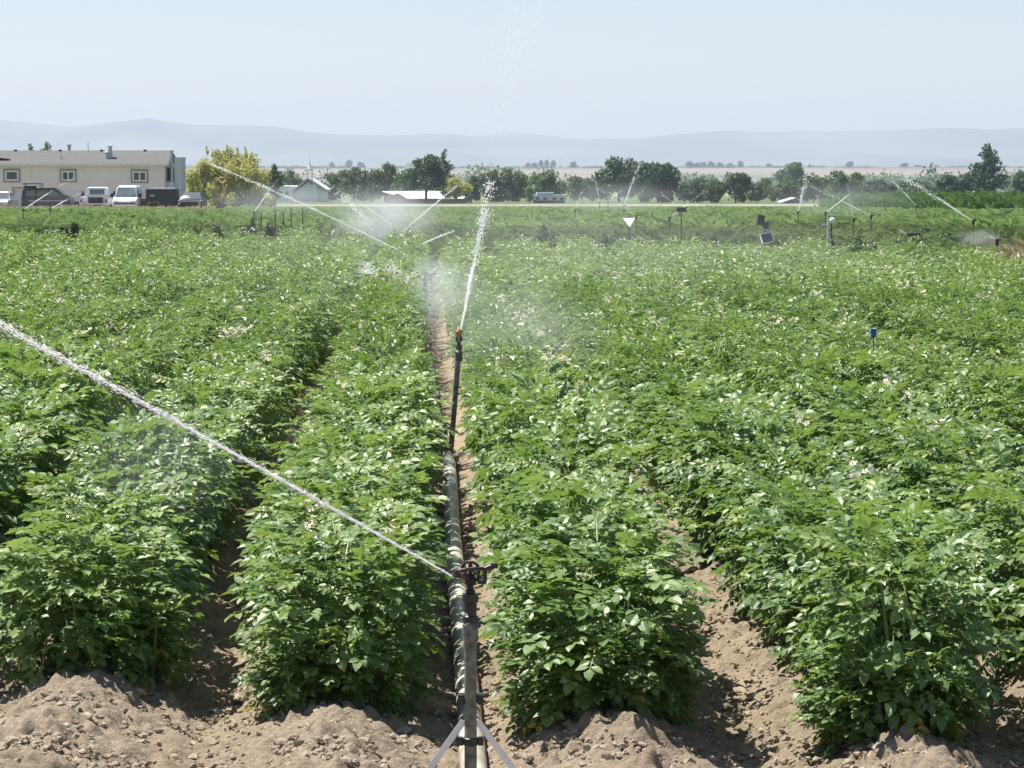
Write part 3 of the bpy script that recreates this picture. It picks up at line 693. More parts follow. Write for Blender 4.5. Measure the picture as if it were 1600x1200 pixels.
def tree(label, x0, x1, yt_, d, kind='round', mt='tree_a', name='tree', n=None, seed=None, zb=None, group=None, size=None, cat='tree', low=.12):
    seed = int(x0 * 7 + x1 * 3 + yt_) % 9999 if seed is None else seed; g = rs(seed)
    top = at((x0 + x1) / 2, yt_, d); base = np.array([top[0], d, float(zt(d)) if zb is None else zb]); H = top[2] - base[2]; W = (x1 - x0) * d / F / 2
    t = thing(name, label, cat, base, group)
    b = MB(); lean = g.uniform(-.05, .05) * H
    b.tube([base - (0, 0, .1), base + (lean * .3, 0, H * .3), base + (lean, 0, H * .62), base + (lean * 1.2, 0, H * .9)], [max(.06, H * .032), H * .025, H * .014, H * .004], 7)
    for k in range(6 if kind in ('round', 'willow') else 0):
        a = g.uniform(0, 6.28); h0 = g.uniform(.25, .6) * H
        b.tube([base + (lean * .5, 0, h0), base + (W * .35 * math.cos(a), W * .35 * math.sin(a), h0 + .13 * H), base + (W * .7 * math.cos(a), W * .7 * math.sin(a), h0 + .26 * H)], [H * .012, H * .009, H * .003], 5)
    b.build('trunk', M['bark'], t)
    b = MB(); bl = []
    sz = size or max(.13, .055 * (H * W) ** .5)
    if kind == 'round':
        bl.append((base + (0, 0, H * (.5 + low / 3)), np.array([W * .62, W * .62, H * (.40 - low / 4)])))
        for k in range(20):
            a = g.uniform(0, 6.28); hh = g.uniform(low + .12, .86); q = W * math.sqrt(max(.1, 1 - ((hh - .40) / .60) ** 2)) * g.uniform(.45, .80)
            rr = g.uniform(.24, .38) * min(W * 1.1, H * .62)
            bl.append((base + (q * math.cos(a), q * math.sin(a), H * hh), np.array([rr, rr, rr * g.uniform(.7, 1.0)])))
        bl.append((base + (g.uniform(-.3, .3) * W, 0, H * .88), np.array([W * .3, W * .3, H * .115])))
        leafball(b, bl, n or 4600, sz, g)
    elif kind == 'cone':
        for k in range(40):
            hh = low + (1 - low) * (k + .5) / 40; q = W * (1.02 - hh) ** .62 * g.uniform(.75, 1.15); a = g.uniform(0, 6.28)
            bl.append((base + (q * .55 * math.cos(a), q * .55 * math.sin(a), H * (hh - .02)), np.array([max(.12 * W, q * .58), max(.12 * W, q * .58), H * .06])))
        leafball(b, bl, n or 3600, sz * .8, g)
    elif kind == 'poplar':
        for k in range(10):
            hh = .1 + .85 * (k + .5) / 10; q = W * (.35 + .65 * math.sin(min(1, hh * 1.1) * 2.6)); bl.append((base + (g.normal(0, .1) * W, 0, H * hh), np.array([q, q, H * .09])))
        leafball(b, bl, n or 500, sz, g)
    elif kind == 'willow':
        for k in range(34):
            a = g.uniform(0, 6.28); q = W * g.rand() ** .6 * .90; hh = (1 - .34 * (q / W) ** 2) * g.uniform(.42, .84)
            bl.append((base + (q * math.cos(a), q * math.sin(a), H * hh), np.array([W * .17, W * .17, H * .15])))
        for k in range(34):
            a = g.uniform(0, 6.28); q = W * g.uniform(.1, .95); bl.append((base + (q * math.cos(a), q * math.sin(a), H * g.uniform(.1, .4)), np.array([W * .16, W * .16, H * .12])))
        for k in range(16):
            a = g.uniform(0, 6.28); q = W * g.rand() * .6; bl.append((base + (q * math.cos(a), q * math.sin(a), H * g.uniform(.78, .92)), np.array([W * .04, W * .04, H * .10])))
        leafball(b, bl, n or 17000, .12, g, out=.2)
    b.build('crown', M[mt], t)
    return t
FT = 'trees along the far road'
tree('feathery yellow green willow right of the beige house', 286, 424, 226, 200, 'willow', 'willow', 'willow_tree')
tree('dark green tree peeking out right behind the yellow willow', 415, 443, 255, 270, mt='tree_a')
tree('small clipped tree top showing above the roof, left one', 38, 60, 221, 260, mt='tree_c', n=1500)
tree('pale green tree top showing above the roof beside a pipe', 56, 97, 220, 262, mt='tree_a', n=1800)
L_ = [
    ('rounded hazy tree behind the church left wing', 432, 476, 266, 720, 'round', 'tree_a'),
    ('low tree right behind the church gable', 494, 540, 272, 700, 'round', 'tree_a'),
    ('tree with hazy spray just right of the church', 528, 578, 262, 640, 'round', 'tree_c'),
    ('dark rounded tree second right of the church', 556, 604, 268, 560, 'round', 'tree_b'),
    ('olive domed tree left of the white roofed building', 576, 628, 256, 520, 'round', 'tree_c'),
    ('green tree directly behind the brown gable', 612, 656, 264, 500, 'round', 'tree_a'),
    ('tall dark broad tree standing over the white metal roof', 640, 692, 242, 409, 'round', 'tree_b'),
    ('pointed dark evergreen behind the tall broad tree', 668, 719, 237, 480, 'cone', 'tree_b'),
    ('golden yellow leaved tree beside the white metal roof', 690, 734, 277, 406, 'round', 'willow'),
    ('dark tree just right of the golden tree', 722, 749, 276, 420, 'round', 'tree_b'),
    ('grey green tree behind the top of the thick jet', 744, 792, 267, 520, 'round', 'tree_a'),
    ('leaning green tree right of the thick jet', 776, 826, 264, 560, 'round', 'tree_c'),
    ('bright green tree above the pale blue trailer', 822, 880, 268, 470, 'round', 'tree_a'),
    ('tiny yellow green sapling left of the blue trailer', 821, 834, 292, 420, 'round', 'crop'),
    ('low hazy tree right of the pale blue trailer', 872, 934, 278, 620, 'round', 'tree_c'),
    ('big dark dome tree, tallest of the middle clump', 930, 1004, 249, 500, 'round', 'tree_b'),
    ('widest dark dome tree of the middle clump', 982, 1076, 255, 480, 'round', 'tree_b'),
    ('low dark tree at the right foot of the middle clump', 1056, 1102, 284, 470, 'round', 'tree_b'),
    ('small olive tree left of the boxy dark tree', 1090, 1134, 282, 460, 'round', 'tree_c'),
    ('boxy dark tree standing right of the middle clump', 1126, 1174, 271, 450, 'round', 'tree_b'),
    ('hazy grey tree beyond the boxy dark tree', 1168, 1212, 280, 700, 'round', 'tree_a'),
    ('hazy blue green tree far behind the sloped roof', 1212, 1260, 254, 1300, 'round', 'tree_a'),
    ('low olive tree behind the white sloped roof', 1196, 1252, 290, 520, 'round', 'tree_c'),
    ('dull green tree behind the widening jet', 1240, 1304, 277, 500, 'round', 'tree_c'),
    ('tree with dark crest behind the crossing jets', 1284, 1352, 268, 490, 'round', 'tree_a'),
    ('broad low tree right of the crossing jets', 1336, 1402, 283, 460, 'round', 'tree_b'),
    ('hazy tree left of the round dark bush', 1396, 1462, 283, 560, 'round', 'tree_a'),
    ('round dark bushy tree left of the tall spruce', 1452, 1526, 275, 400, 'round', 'tree_b'),
    ('tall dark spruce at the right towering over the corn', 1502, 1584, 227, 400, 'cone', 'tree_b'),
    ('dark tree cut by the right edge of the view', 1576, 1624, 268, 420, 'round', 'tree_b'),
    ('low hazy tree in the gap right of the leaning green tree', 798, 852, 279, 640, 'round', 'tree_a'),
    ('small hazy tree tucked against the big dome tree from the left', 902, 952, 282, 600, 'round', 'tree_c'),
    ('small tree filling the dip right of the widest dome tree', 1072, 1112, 280, 620, 'round', 'tree_c'),
    ('low bush like tree beside the boxy dark tree', 1162, 1204, 288, 560, 'round', 'tree_c'),
    ('dusty low tree before the hazy blue green tree', 1222, 1262, 284, 560, 'round', 'tree_a'),
    ('dusty low tree between the crested tree and the broad low tree', 1342, 1384, 285, 600, 'round', 'tree_a'),
    ('low tree filling the gap before the round dark bush', 1426, 1466, 290, 480, 'round', 'tree_c'),
    ('low tree at the far left seen under the church eaves', 500, 524, 285, 600, 'round', 'tree_b'),
]
for (lab, a, c, yt_, d, kd, mt) in L_:
    d = 330 + (d - 400) * .4; a, c = a - (c - a) * .07, c + (c - a) * .07; yt_ -= 2
    tree(lab, a, c, yt_, d, kd, mt, 'spruce_tree' if 'spruce' in lab else ('evergreen_tree' if 'evergreen' in lab else 'tree'), group=FT, low=(.24 if 'white metal roof' in lab and 'left' not in lab else .0), n=(5200 if 'spruce' in lab else None))
# trees on the far bench, tiny and hazed
for i, (a, c, yt_) in enumerate([(822, 829, 255), (831, 839, 254), (842, 848, 250), (851, 857, 250), (861, 868, 250), (890, 902, 252), (1071, 1084, 252), (1080, 1094, 254), (1092, 1106, 253), (1104, 1120, 252), (1118, 1134, 254), (1132, 1150, 255), (1153, 1162, 250), (1196, 1206, 256), (1262, 1272, 257), (1322, 1334, 252), (1405, 1420, 254), (1426, 1442, 258), (540, 550, 250), (556, 572, 253), (515, 522, 254), (1458, 1468, 259)]):
    d = 3060 + 27 * (i % 5); c_ = (a + c) / 2
    tree('x', a, c, yt_ + 1, d, 'poplar' if c - a < 9 else 'round', 'tree_b', n=300, zb=1.0, low=-.05, group='tiny trees on the far bench', size=2.0)['label'] = 'tiny hazy blue tree on the distant bench skyline'
# a hazy belt of trees far down the valley
g = rs(12); b = MB(); bl = []
for i in range(300):
    d = g.uniform(900, 2000); a = g.uniform(-60, 1680); p = at(a, 300, d); h = g.uniform(4, 11) ; z = float(zt(d))
    w_ = g.uniform(4, 11); bl.append((np.array([p[0], d, z + h * .45]), np.array([w_, w_, h * .62])))
for i in range(170):
    d = g.uniform(2960, 3120); a = g.uniform(-60, 1680); p = at(a, 262, d); h = g.uniform(1.0, 3.2); w_ = g.uniform(3, 14)
    bl.append((np.array([p[0], d, float(zt(d)) + h * .4]), np.array([w_, 4, h * .6])))
leafball(b, bl, 52000, .95, g)
tag(b.build('treeline', M['tree_a']), 'hazy belt of trees across the valley behind the road', 'treeline', kind='stuff')

# dark weedy shrubs along the potato field's far edge
SH = [(2, 40, 349, 44.8, 'low dark weed clump at the far left field edge'), (48, 92, 345, 45, 'left part of the long dark weed clump below the charcoal wagon'), (84, 140, 346, 45, 'right part of the long dark weed clump below the white van'), (206, 240, 352, 45, 'small weed clump below the dark trailer'), (296, 318, 342, 45, 'narrow dark weed clump left of a pale stick'), (326, 348, 343, 45, 'narrow dark weed clump around a pale stick'), (368, 402, 335, 44, 'tallest dark weed shrub below the yellow willow'), (832, 872, 350, 41, 'dark weed shrub right of the thick jet'), (936, 978, 352, 40.5, 'dark weed shrub left of the white triangle marker'), (1074, 1104, 357, 40, 'dark weed clump below the box on a pole'), (1102, 1134, 360, 40, 'dark weed clump left of the solar station'), (1328, 1372, 360, 38.5, 'dark weed clump between white globe and low dark box'), (1424, 1462, 366, 37.6, 'dark weed clump right of the low dark box'), (1470, 1512, 356, 52, 'dark weed clump before the corn'), (410, 452, 340, 52, 'tall green weeds below the church')]
for (a, c, yt_, d, lab) in SH:
    g = rs(int(a)); top = at((a + c) / 2, yt_, d); base = np.array([top[0], d, float(zt(d))]); H = top[2] - base[2]; W = (c - a) * d / F / 2
    t = thing('weed_shrub', lab, 'weed shrub', base, 'weed shrubs along the field edge'); b = MB(); sb = MB(); bl = []
    for k in range(16):
        q = g.uniform(-1, 1); hh = g.uniform(.25, .86) * (1 - .3 * q * q)
        bl.append((base + (q * W * .85, g.uniform(-.3, .3), H * hh), np.array([W * .20, .16, H * .15])))
        sb.tube([base + (q * W * .4, 0, 0), base + (q * W * .85, 0, H * hh)], .008, 4)
    leafball(b, bl, 1900, .045, g, out=.3); b.build('foliage', M['shrub'], t); sb.build('stems', M['stem'], t)

# ------------------------------------------------------------------ road, mountains
b = MB(); xs_ = np.linspace(-75, 130, 60); 
for i in range(59):
    for (ya, za_, yb_, zb_) in ((285, .0, 285.6, .11), (285.6, .11, 289.5, .14), (289.5, .14, 290.5, .0)):
        v = [(xs_[i], ya, zt(ya) + za_), (xs_[i + 1], ya, zt(ya) + za_), (xs_[i + 1], yb_, zt(yb_) + zb_), (xs_[i], yb_, zt(yb_) + zb_)]
        b.add(v, [(0, 1, 2, 3)])
tag(b.build('road', M['roadm']), kind='structure')
b = MB(); b.box((-27, 178, float(zt(178)) + .004), (30, 22, .02)); tag(b.build('yard', simple('bare_yard_dirt', (.30, .25, .17), .95, 0, .25, .5, .2)), kind='structure')
prof = np.array([(-900, 200), (-500, 194), (-200, 190), (0, 187), (30, 190), (65, 194), (110, 198), (150, 194), (190, 190), (232, 184), (262, 191), (300, 195), (360, 196), (430, 198), (480, 206), (530, 210), (620, 211), (700, 208), (740, 212), (800, 207), (830, 208), (865, 214), (910, 217), (1000, 216), (1060, 209), (1140, 204), (1200, 206), (1280, 206), (1350, 205), (1400, 203), (1480, 200), (1560, 202), (1600, 200), (1900, 204), (2500, 208)], float)
ax = np.linspace(-880, 2480, 560); D0 = 7600.0
prz = np.array([at(a, np.interp(a, prof[:, 0], prof[:, 1]), D0) for a in ax])
prz[:, 2] += (fbm(ax / 18, ax * 0, 3, 8) - .5) * 4
dep = np.array([-1500, -1250, -1000, -750, -500, -300, -150, 0, 150, 400])
hf = np.array([0, .10, .26, .44, .60, .76, .90, 1.0, .9, .6])
VX = np.repeat(prz[:, 0][:, None], len(dep), 1); VY = D0 + np.repeat(dep[None], len(ax), 0) + 300 * (fbm(VX / 500, VX * 0 + dep[None] / 400, 3, 4) - .5)
VZ = -14 + (prz[:, 2][:, None] + 14) * hf[None] * np.where((dep[None] == 0), 1, .72 + .5 * fbm(VX / 200, dep[None] / 260 + VX * 0, 4, 14))
ii = np.arange(VX.size).reshape(VX.shape)
a0, a1, a2, a3 = ii[:-1, :-1].ravel(), ii[1:, :-1].ravel(), ii[1:, 1:].ravel(), ii[:-1, 1:].ravel()
b = MB(); b.add(np.stack([VX, VY, VZ], -1).reshape(-1, 3), np.concatenate([np.stack([a0, a1, a2], 1), np.stack([a0, a2, a3], 1)]))
tag(b.build('mountains', simple('dry_mountain_slopes', (.15, .14, .10), .95, 0, .4, .002), smooth=True), kind='structure')

# ------------------------------------------------------------------ the beige house
D = 190.0; zb_ = float(zt(D)); sc = D / F
def hx_(px): return float(at(px, 300, D)[0])
def hz(py): return float(at(0, py, D)[2])
xa, xb = hx_(-140), hx_(258)
ho = thing('house', 'long beige single storey house with grey shingle roof and green window trim', 'house', ((xa + xb) / 2, D, zb_))
b = MB(); ze, zr = hz(257), hz(237); dep_ = 7.6
b.box(((xa + xb) / 2, D + dep_ / 2, (zb_ + ze) / 2 + .35), (xb - xa, dep_, ze - zb_ - .7 + .0))
for k in range(int((xb - xa) / 2.44) + 1):
    b.box((xb - .02 - k * 2.44, D - .012, (zb_ + .7 + ze) / 2), (.03, .02, ze - zb_ - .72))
b.build('wall', M['siding'], ho)
b = MB(); b.box(((xa + xb) / 2, D + dep_ / 2, zb_ + .33), (xb - xa - .1, dep_ - .1, .74)); b.build('skirting', M['dark'], ho)
b = MB(); ov = .35
v = [(xa - .3, D - ov, ze - .05), (xb + .3, D - ov, ze - .05), (xb + .18, D + dep_ / 2, zr), (xa - .3, D + dep_ / 2, zr), (xb + .3, D + dep_ + ov, ze - .05), (xa - .3, D + dep_ + ov, ze - .05)]
v2 = [(x, y, z + .12) for x, y, z in v]
b.add(v + v2, [(1, 0, 3, 2), (2, 3, 5, 4), (6, 7, 8, 9), (9, 8, 10, 11), (0, 1, 7, 6), (1, 2, 8, 7), (2, 4, 10, 8), (4, 5, 11, 10), (5, 3, 9, 11), (3, 0, 6, 9)])
roof = b.build('roof', M['shingle'], ho)
b = MB(); b.box(((xa + xb) / 2, D - ov - .03, ze - .0), (xb - xa + .6, .05, .16)); b.build('fascia', M['siding'], ho)
b = MB(); b.prism([(D + .02, ze - .01), (D + dep_ - .02, ze - .01), (D + dep_ / 2, zr - .06)], 0, .1); vv = b.v[0]; b.v[0] = np.stack([xb - .12 + vv[:, 1], vv[:, 0], vv[:, 2]], 1); b.build('gable', M['siding'], ho)
def slope_z(py): return None
for (px, w, hgt, mt, py) in ((13, .32, .12, 'dark', 237.5), (84, .32, .12, 'dark', 237.5), (150, .32, .12, 'dark', 237.5), (219, .32, .12, 'dark', 237.5)):
    b = MB(); x = hx_(px); b.box((x, D + dep_ / 2 - .15, zr + .11), (w * .7, .3, .09)); b.lathe((x, D + dep_ / 2 - .15, zr + .155), [(w * .22, 0), (w * .28, .02), (w * .05, .04)], 8); b.build('roof_vent', M['dark'], roof)
def on_roof(px, fr):
    return np.array([hx_(px), D - ov + (dep_ / 2 + ov) * fr, ze + .07 + (zr - ze + .05) * fr])
b = MB(); p = on_roof(168, .45); b.box(p + np.array([0, 0, .15]), (.5, .6, .42), taper=.75); b.box(p + np.array([.25, -.3, .02]), (.6, .3, .07)); b.lathe(p + np.array([.05, 0, .35]), [(.14, 0), (.14, .42), (.19, .44), (.19, .52), (.06, .56)], 10); b.ell(p + np.array([-.2, -.15, .34]), (.16, .16, .13)); b.build('cooler_vent', M['vent'], roof)
b = MB(); p = on_roof(91, .4); b.lathe(p, [(.06, 0), (.06, .45), (.09, .46), (.09, .5)], 8); b.build('vent_pipe', M['wframe'], roof)
b = MB(); p = np.array([hx_(93.5), D + dep_ * .7, zr - .3]); b.lathe(p, [(.12, 0), (.12, .72), (.17, .74), (.17, .88), (.05, .92)], 10); b.build('chimney', M['vent'], roof)
b = MB(); p = np.array([hx_(127), D + dep_ * .55, zr - .1]); b.tube([p, p + (0, 0, .85)], .03, 6); b.build('vent_pipe', M['vent'], roof)
b = MB(); p = on_roof(5, .28); b.box(p + np.array([0, 0, .06]), (.75, .5, .1), ry=.12); b.build('skylight', M['dark'], roof)
for (x0_, x1_, y0_, y1_, st) in ((6, 32, 264, 285, 1), (94, 120, 264.5, 285, 2), (205, 232, 265, 286, 2)):
    A, B_ = hx_(x0_), hx_(x1_); T_, Bo = hz(y0_), hz(y1_); cx_ = (A + B_) / 2; cz_ = (T_ + Bo) / 2; W_, H_ = B_ - A, T_ - Bo
    b = MB(); q = .13
    b.box((cx_, D - .05, T_ - q / 2), (W_, .06, q)); b.box((cx_, D - .05, Bo + q / 2), (W_, .06, q)); b.box((A + q / 2, D - .05, cz_), (q, .06, H_ - 2 * q)); b.box((B_ - q / 2, D - .05, cz_), (q, .06, H_ - 2 * q))
    wi = b.build('window', M['trim'], ho)
    b = MB(); w2, h2_ = W_ - 2 * q, H_ - 2 * q; q = .09
    b.box((cx_, D - .035, cz_ + h2_ / 2 - q / 2), (w2, .07, q)); b.box((cx_, D - .035, cz_ - h2_ / 2 + q / 2), (w2, .07, q))
    for sx_ in ((-1, 1) if st == 1 else (-1, 0, 1)): b.box((cx_ + sx_ * (w2 / 2 - q / 2), D - .035, cz_), (q, .07, h2_ - 2 * q))
    b.build('frame', M['wframe'], wi)
    b = MB(); b.box((cx_, D - .012, cz_), (w2 - .1, .02, h2_ - .1)); b.build('pane', M['glass'], wi)
# entry recess, stove pipe and grey annex at the right gable end
b = MB(); A, B_ = hx_(258) + .02, hx_(271); b.box(((A + B_) / 2, D + 2.6, (zb_ + hz(258)) / 2), (B_ - A, 3.2, hz(258) - zb_)); b.build('porch', M['siding'], ho)
b = MB(); b.box(((A + B_) / 2, D + .96, hz(272)), (B_ - A - .12, .06, .95)); b.build('porch_opening', M['dark'], ho)
b = MB(); b.box(((A + B_) / 2, D + .7, hz(296)), (B_ - A, .5, hz(285) - hz(308))); b.build('porch_rail', M['siding_g'], ho)
b = MB(); x = hx_(267.5); b.lathe((x, D + .6, hz(284)), [(.10, 0), (.10, hz(238) - hz(284)), (.17, hz(238) - hz(284) + .03), (.17, hz(234.5) - hz(284)), (.12, hz(234) - hz(284))], 10); b.build('stove_pipe', M['vent'], ho)
b = MB(); A, B_ = hx_(271), hx_(282); b.box(((A + B_) / 2, D + 2.5, (zb_ + hz(247.5)) / 2), (B_ - A, 3.4, hz(247.5) - zb_)); b.box(((A + B_) / 2, D + 2.5, hz(247.5) + .04), (B_ - A + .1, 3.5, .09)); b.build('annex', M['siding_g'], ho)

# ------------------------------------------------------------------ vehicles in the yard
def wheel(root, x, y, z, r, w, ax='x'):
    b = MB(); n = 16; th = np.arange(n) / n * 2 * math.pi
    def ring(rr, o): return [((x + o) if ax == 'x' else x + rr * math.cos(t), y + rr * math.cos(t) if ax == 'x' else y + o, z + rr * math.sin(t)) for t in th]
    b.loft([ring(r * .92, -w / 2), ring(r, -w / 2 + .03), ring(r, w / 2 - .03), ring(r * .92, w / 2)]); wh = b.build('wheel', M['tyre'], root)
    b = MB(); b.loft([ring(r * .58, -w / 2 - .012), ring(r * .58, w / 2 + .012)]); b.build('rim', M['vent'], wh)
def ringy(w, x0, y, zs):
    """car cross-section in x,z at depth y: list of (half width, z) going up"""
    return [(x0 - a, y, z) for a, z in zs] + [(x0 + a, y, z) for a, z in zs[::-1]]
VD = 180.0; vz = float(zt(VD)) + .02
def vx(px): return float(at(px, 310, VD)[0])
# white minivan facing the camera
x = vx(194.5); t = thing('minivan', 'white minivan facing the camera with dark windscreen and bumper', 'van', (x, VD, vz)); hw = .86
b = MB()
b.loft([ringy(0, x, VD + 0.0, [(hw * .82, vz + .32), (hw * .92, vz + .45), (hw * .92, vz + .62), (hw * .86, vz + .70)]),
        ringy(0, x, VD + .12, [(hw * .94, vz + .28), (hw, vz + .5), (hw, vz + .66), (hw * .92, vz + .80)]),
        ringy(0, x, VD + .75, [(hw * .98, vz + .28), (hw * 1.02, vz + .6), (hw, vz + .9), (hw * .93, vz + .98)]),
        ringy(0, x, VD + 4.3, [(hw * .98, vz + .28), (hw * 1.02, vz + .6), (hw, vz + .9), (hw * .94, vz + 1.0)]),
        ringy(0, x, VD + 4.45, [(hw * .9, vz + .32), (hw * .94, vz + .6), (hw * .92, vz + .9), (hw * .88, vz + .96)])])
b.loft([ringy(0, x, VD + .72, [(hw * .92, vz + .93), (hw * .90, vz + .97), (hw * .89, vz + .98), (hw * .88, vz + .985)]),
        ringy(0, x, VD + 1.45, [(hw * .94, vz + .93), (hw * .86, vz + 1.35), (hw * .76, vz + 1.66), (hw * .66, vz + 1.74)]),
        ringy(0, x, VD + 2.2, [(hw * .94, vz + .93), (hw * .87, vz + 1.35), (hw * .79, vz + 1.70), (hw * .68, vz + 1.80)]),
        ringy(0, x, VD + 4.1, [(hw * .94, vz + .93), (hw * .87, vz + 1.35), (hw * .79, vz + 1.68), (hw * .68, vz + 1.76)]),
        ringy(0, x, VD + 4.4, [(hw * .9, vz + .93), (hw * .82, vz + 1.3), (hw * .74, vz + 1.5), (hw * .65, vz + 1.55)])])
b.build('body', M['car_w'], t)
b = MB(); b.add([(x - hw * .86, VD + .70, vz + 1.01), (x + hw * .86, VD + .70, vz + 1.01), (x + hw * .70, VD + 1.36, vz + 1.66), (x - hw * .70, VD + 1.36, vz + 1.66),
                 (x - hw * .86, VD + .76, vz + 1.00), (x + hw * .86, VD + .76, vz + 1.00), (x + hw * .70, VD + 1.42, vz + 1.65), (x - hw * .70, VD + 1.42, vz + 1.65)], [(0, 1, 2, 3), (5, 4, 7, 6), (0, 4, 5, 1), (1, 5, 6, 2), (2, 6, 7, 3), (3, 7, 4, 0)]); b.build('windscreen', M['cglass'], t)
for sg in (-1, 1):
    b = MB(); b.box((x + sg * hw * .915, VD + 2.7, vz + 1.25), (.04, 2.6, .42), ry=-sg * .18); b.build('side_window', M['cglass'], t)
    b = MB(); b.box((x + sg * hw * .70, VD + .03, vz + .66), (.34, .1, .14)); b.build('headlight', M['lamp'], t)
    b = MB(); b.box((x + sg * (hw + .13), VD + .95, vz + 1.10), (.2, .1, .28), taper=.8); b.build('mirror', M['dark'], t)
    for yy_ in (.85, 3.6): wheel(t, x + sg * (hw - .08), VD + yy_, vz + .31, .31, .2)
b = MB(); b.box((x, VD - .05, vz + .40), (1.66, .16, .17)); b.build('bumper', M['car_w'], t)
b = MB(); b.box((x, VD - .02, vz + .535), (1.5, .08, .07)); b.box((x, VD - .0, vz + .26), (1.3, .1, .09)); b.build('grille', M['dark'], t)

# old white pickup seen from behind, tailgate gone
x = vx(146); t = thing('pickup_truck', 'white old pickup seen from behind with missing tailgate and dark load bed', 'pickup truck', (x, VD, vz)); hw = .98
b = MB()
for sg in (-1, 1):
    b.loft([[(x + sg * (hw - .26), VD + y_, vz + .45), (x + sg * hw, VD + y_, vz + .42), (x + sg * (hw + .02), VD + y_, vz + .75), (x + sg * (hw - .08), VD + y_, vz + 1.02), (x + sg * (hw - .26), VD + y_, vz + 1.0)] for y_ in (0, .06, 2.0)])
b.box((x, VD + 1.0, vz + .52), (1.5, 2.0, .08)); b.box((x, VD + 2.0, vz + .75), (1.9, .06, .55))
b.loft([ringy(0, x, VD + 2.05, [(hw * .98, vz + .45), (hw, vz + .8), (hw * .93, vz + 1.05), (hw * .9, vz + 1.07)]), ringy(0, x, VD + 4.7, [(hw * .98, vz + .45), (hw, vz + .8), (hw * .9, vz + 1.02), (hw * .86, vz + 1.04)])])
b.loft([ringy(0, x, VD + 2.05, [(hw * .90, vz + 1.04), (hw * .83, vz + 1.35), (hw * .74, vz + 1.56), (hw * .60, vz + 1.63)]), ringy(0, x, VD + 2.5, [(hw * .91, vz + 1.04), (hw * .84, vz + 1.38), (hw * .76, vz + 1.60), (hw * .62, vz + 1.68)]), ringy(0, x, VD + 3.3, [(hw * .9, vz + 1.04), (hw * .82, vz + 1.35), (hw * .74, vz + 1.58), (hw * .6, vz + 1.64)]), ringy(0, x, VD + 3.8, [(hw * .88, vz + 1.03), (hw * .86, vz + 1.04), (hw * .85, vz + 1.05), (hw * .8, vz + 1.06)])])
b.build('body', M['car_w'], t)
b = MB(); b.box((x, VD + 2.03, vz + 1.33), (1.02, .08, .34)); b.build('rear_window', M['cglass'], t)
b = MB(); b.box((x + .1, VD + .5, vz + .56), (.98, .8, .86)); b.box((x + .1, VD + .09, vz + .60), (.9, .04, .7)); b.build('load', M['dark'], t)
for sg in (-1, 1):
    b = MB(); b.box((x + sg * (hw - .12), VD - .02, vz + .72), (.13, .06, .24)); b.build('tail_light', M['rlamp'], t)
    b = MB(); b.box((x + sg * (hw + .16), VD + 3.1, vz + 1.2), (.26, .1, .34)); b.build('mirror', M['dark'], t)
    for yy_ in (.9, 4.0): wheel(t, x + sg * (hw - .14), VD + yy_, vz + .36, .36, .24)
b = MB(); b.box((x - .55, VD - .06, vz + .36), (.7, .1, .14)); b.build('bumper', M['car_g'], t)

# charcoal wagon, side on, facing right, with rack and junk
xa_, xb_ = vx(33), vx(110); Lw = xb_ - xa_
t = thing('wagon', 'charcoal boxy wagon side on with a roof rack left of the white pickup', 'wagon', ((xa_ + xb_) / 2, VD, vz))
b = MB(); pr = [(xa_, .35), (xa_ + .02, .95), (xa_ + .12, 1.50), (xa_ + .3, 1.58), (xb_ - 1.15, 1.64), (xb_ - .45, 1.12), (xb_ - .05, 1.0), (xb_, .72), (xb_ - .02, .35)]
b.prism([(a - xa_, c) for a, c in pr], 0, 1.85, c=(xa_, VD, vz)); b.build('body', M['car_d'], t)
b = MB(); b.prism([(.28, 1.08), (.34, 1.46), (1.0, 1.48), (1.0, 1.08)], -.02, .02, c=(xa_, VD, vz)); b.build('side_window', M['cglass'], t)
b = MB(); b.prism([(1.1, 1.08), (1.1, 1.48), (1.85, 1.50), (1.85, 1.08)], -.02, .02, c=(xa_, VD, vz)); b.build('side_window', M['cglass'], t)
b = MB(); b.prism([(Lw - 1.55, 1.08), (Lw - 1.5, 1.52), (Lw - 1.17, 1.54), (Lw - .68, 1.10)], -.02, .02, c=(xa_, VD, vz)); b.build('side_window', M['cglass'], t)
b = MB(); q = np.array([(Lw - 1.12, 1.63), (Lw - .47, 1.14), (Lw - .45, 1.17), (Lw - 1.10, 1.66)]); b.prism(q, .12, 1.73, c=(xa_, VD, vz)); b.build('windscreen', M['cglass'], t)
for px_ in (.7, Lw - .65): 
    for yy_ in (.06, 1.75): wheel(t, xa_ + px_, VD + yy_, vz + .34, .34, .22, 'y')
b = MB(); b.box((xa_ + .75, VD + .7, vz + 1.92), (1.25, 1.2, .06))
for (dx, dy) in ((.2, .15), (1.3, .15), (.2, 1.2), (1.3, 1.2)): b.box((xa_ + dx, VD + dy, vz + 1.74), (.05, .05, .34))
b.box((xa_ + .6, VD + .5, vz + 1.68), (.8, .5, .16), .1); b.build('roof_rack', M['car_d'], t)
b = MB(); b.box((xa_ + Lw * .55, VD - .02, vz + .74), (Lw * .8, .04, .06)); b.build('side_moulding', M['car_g'], t)

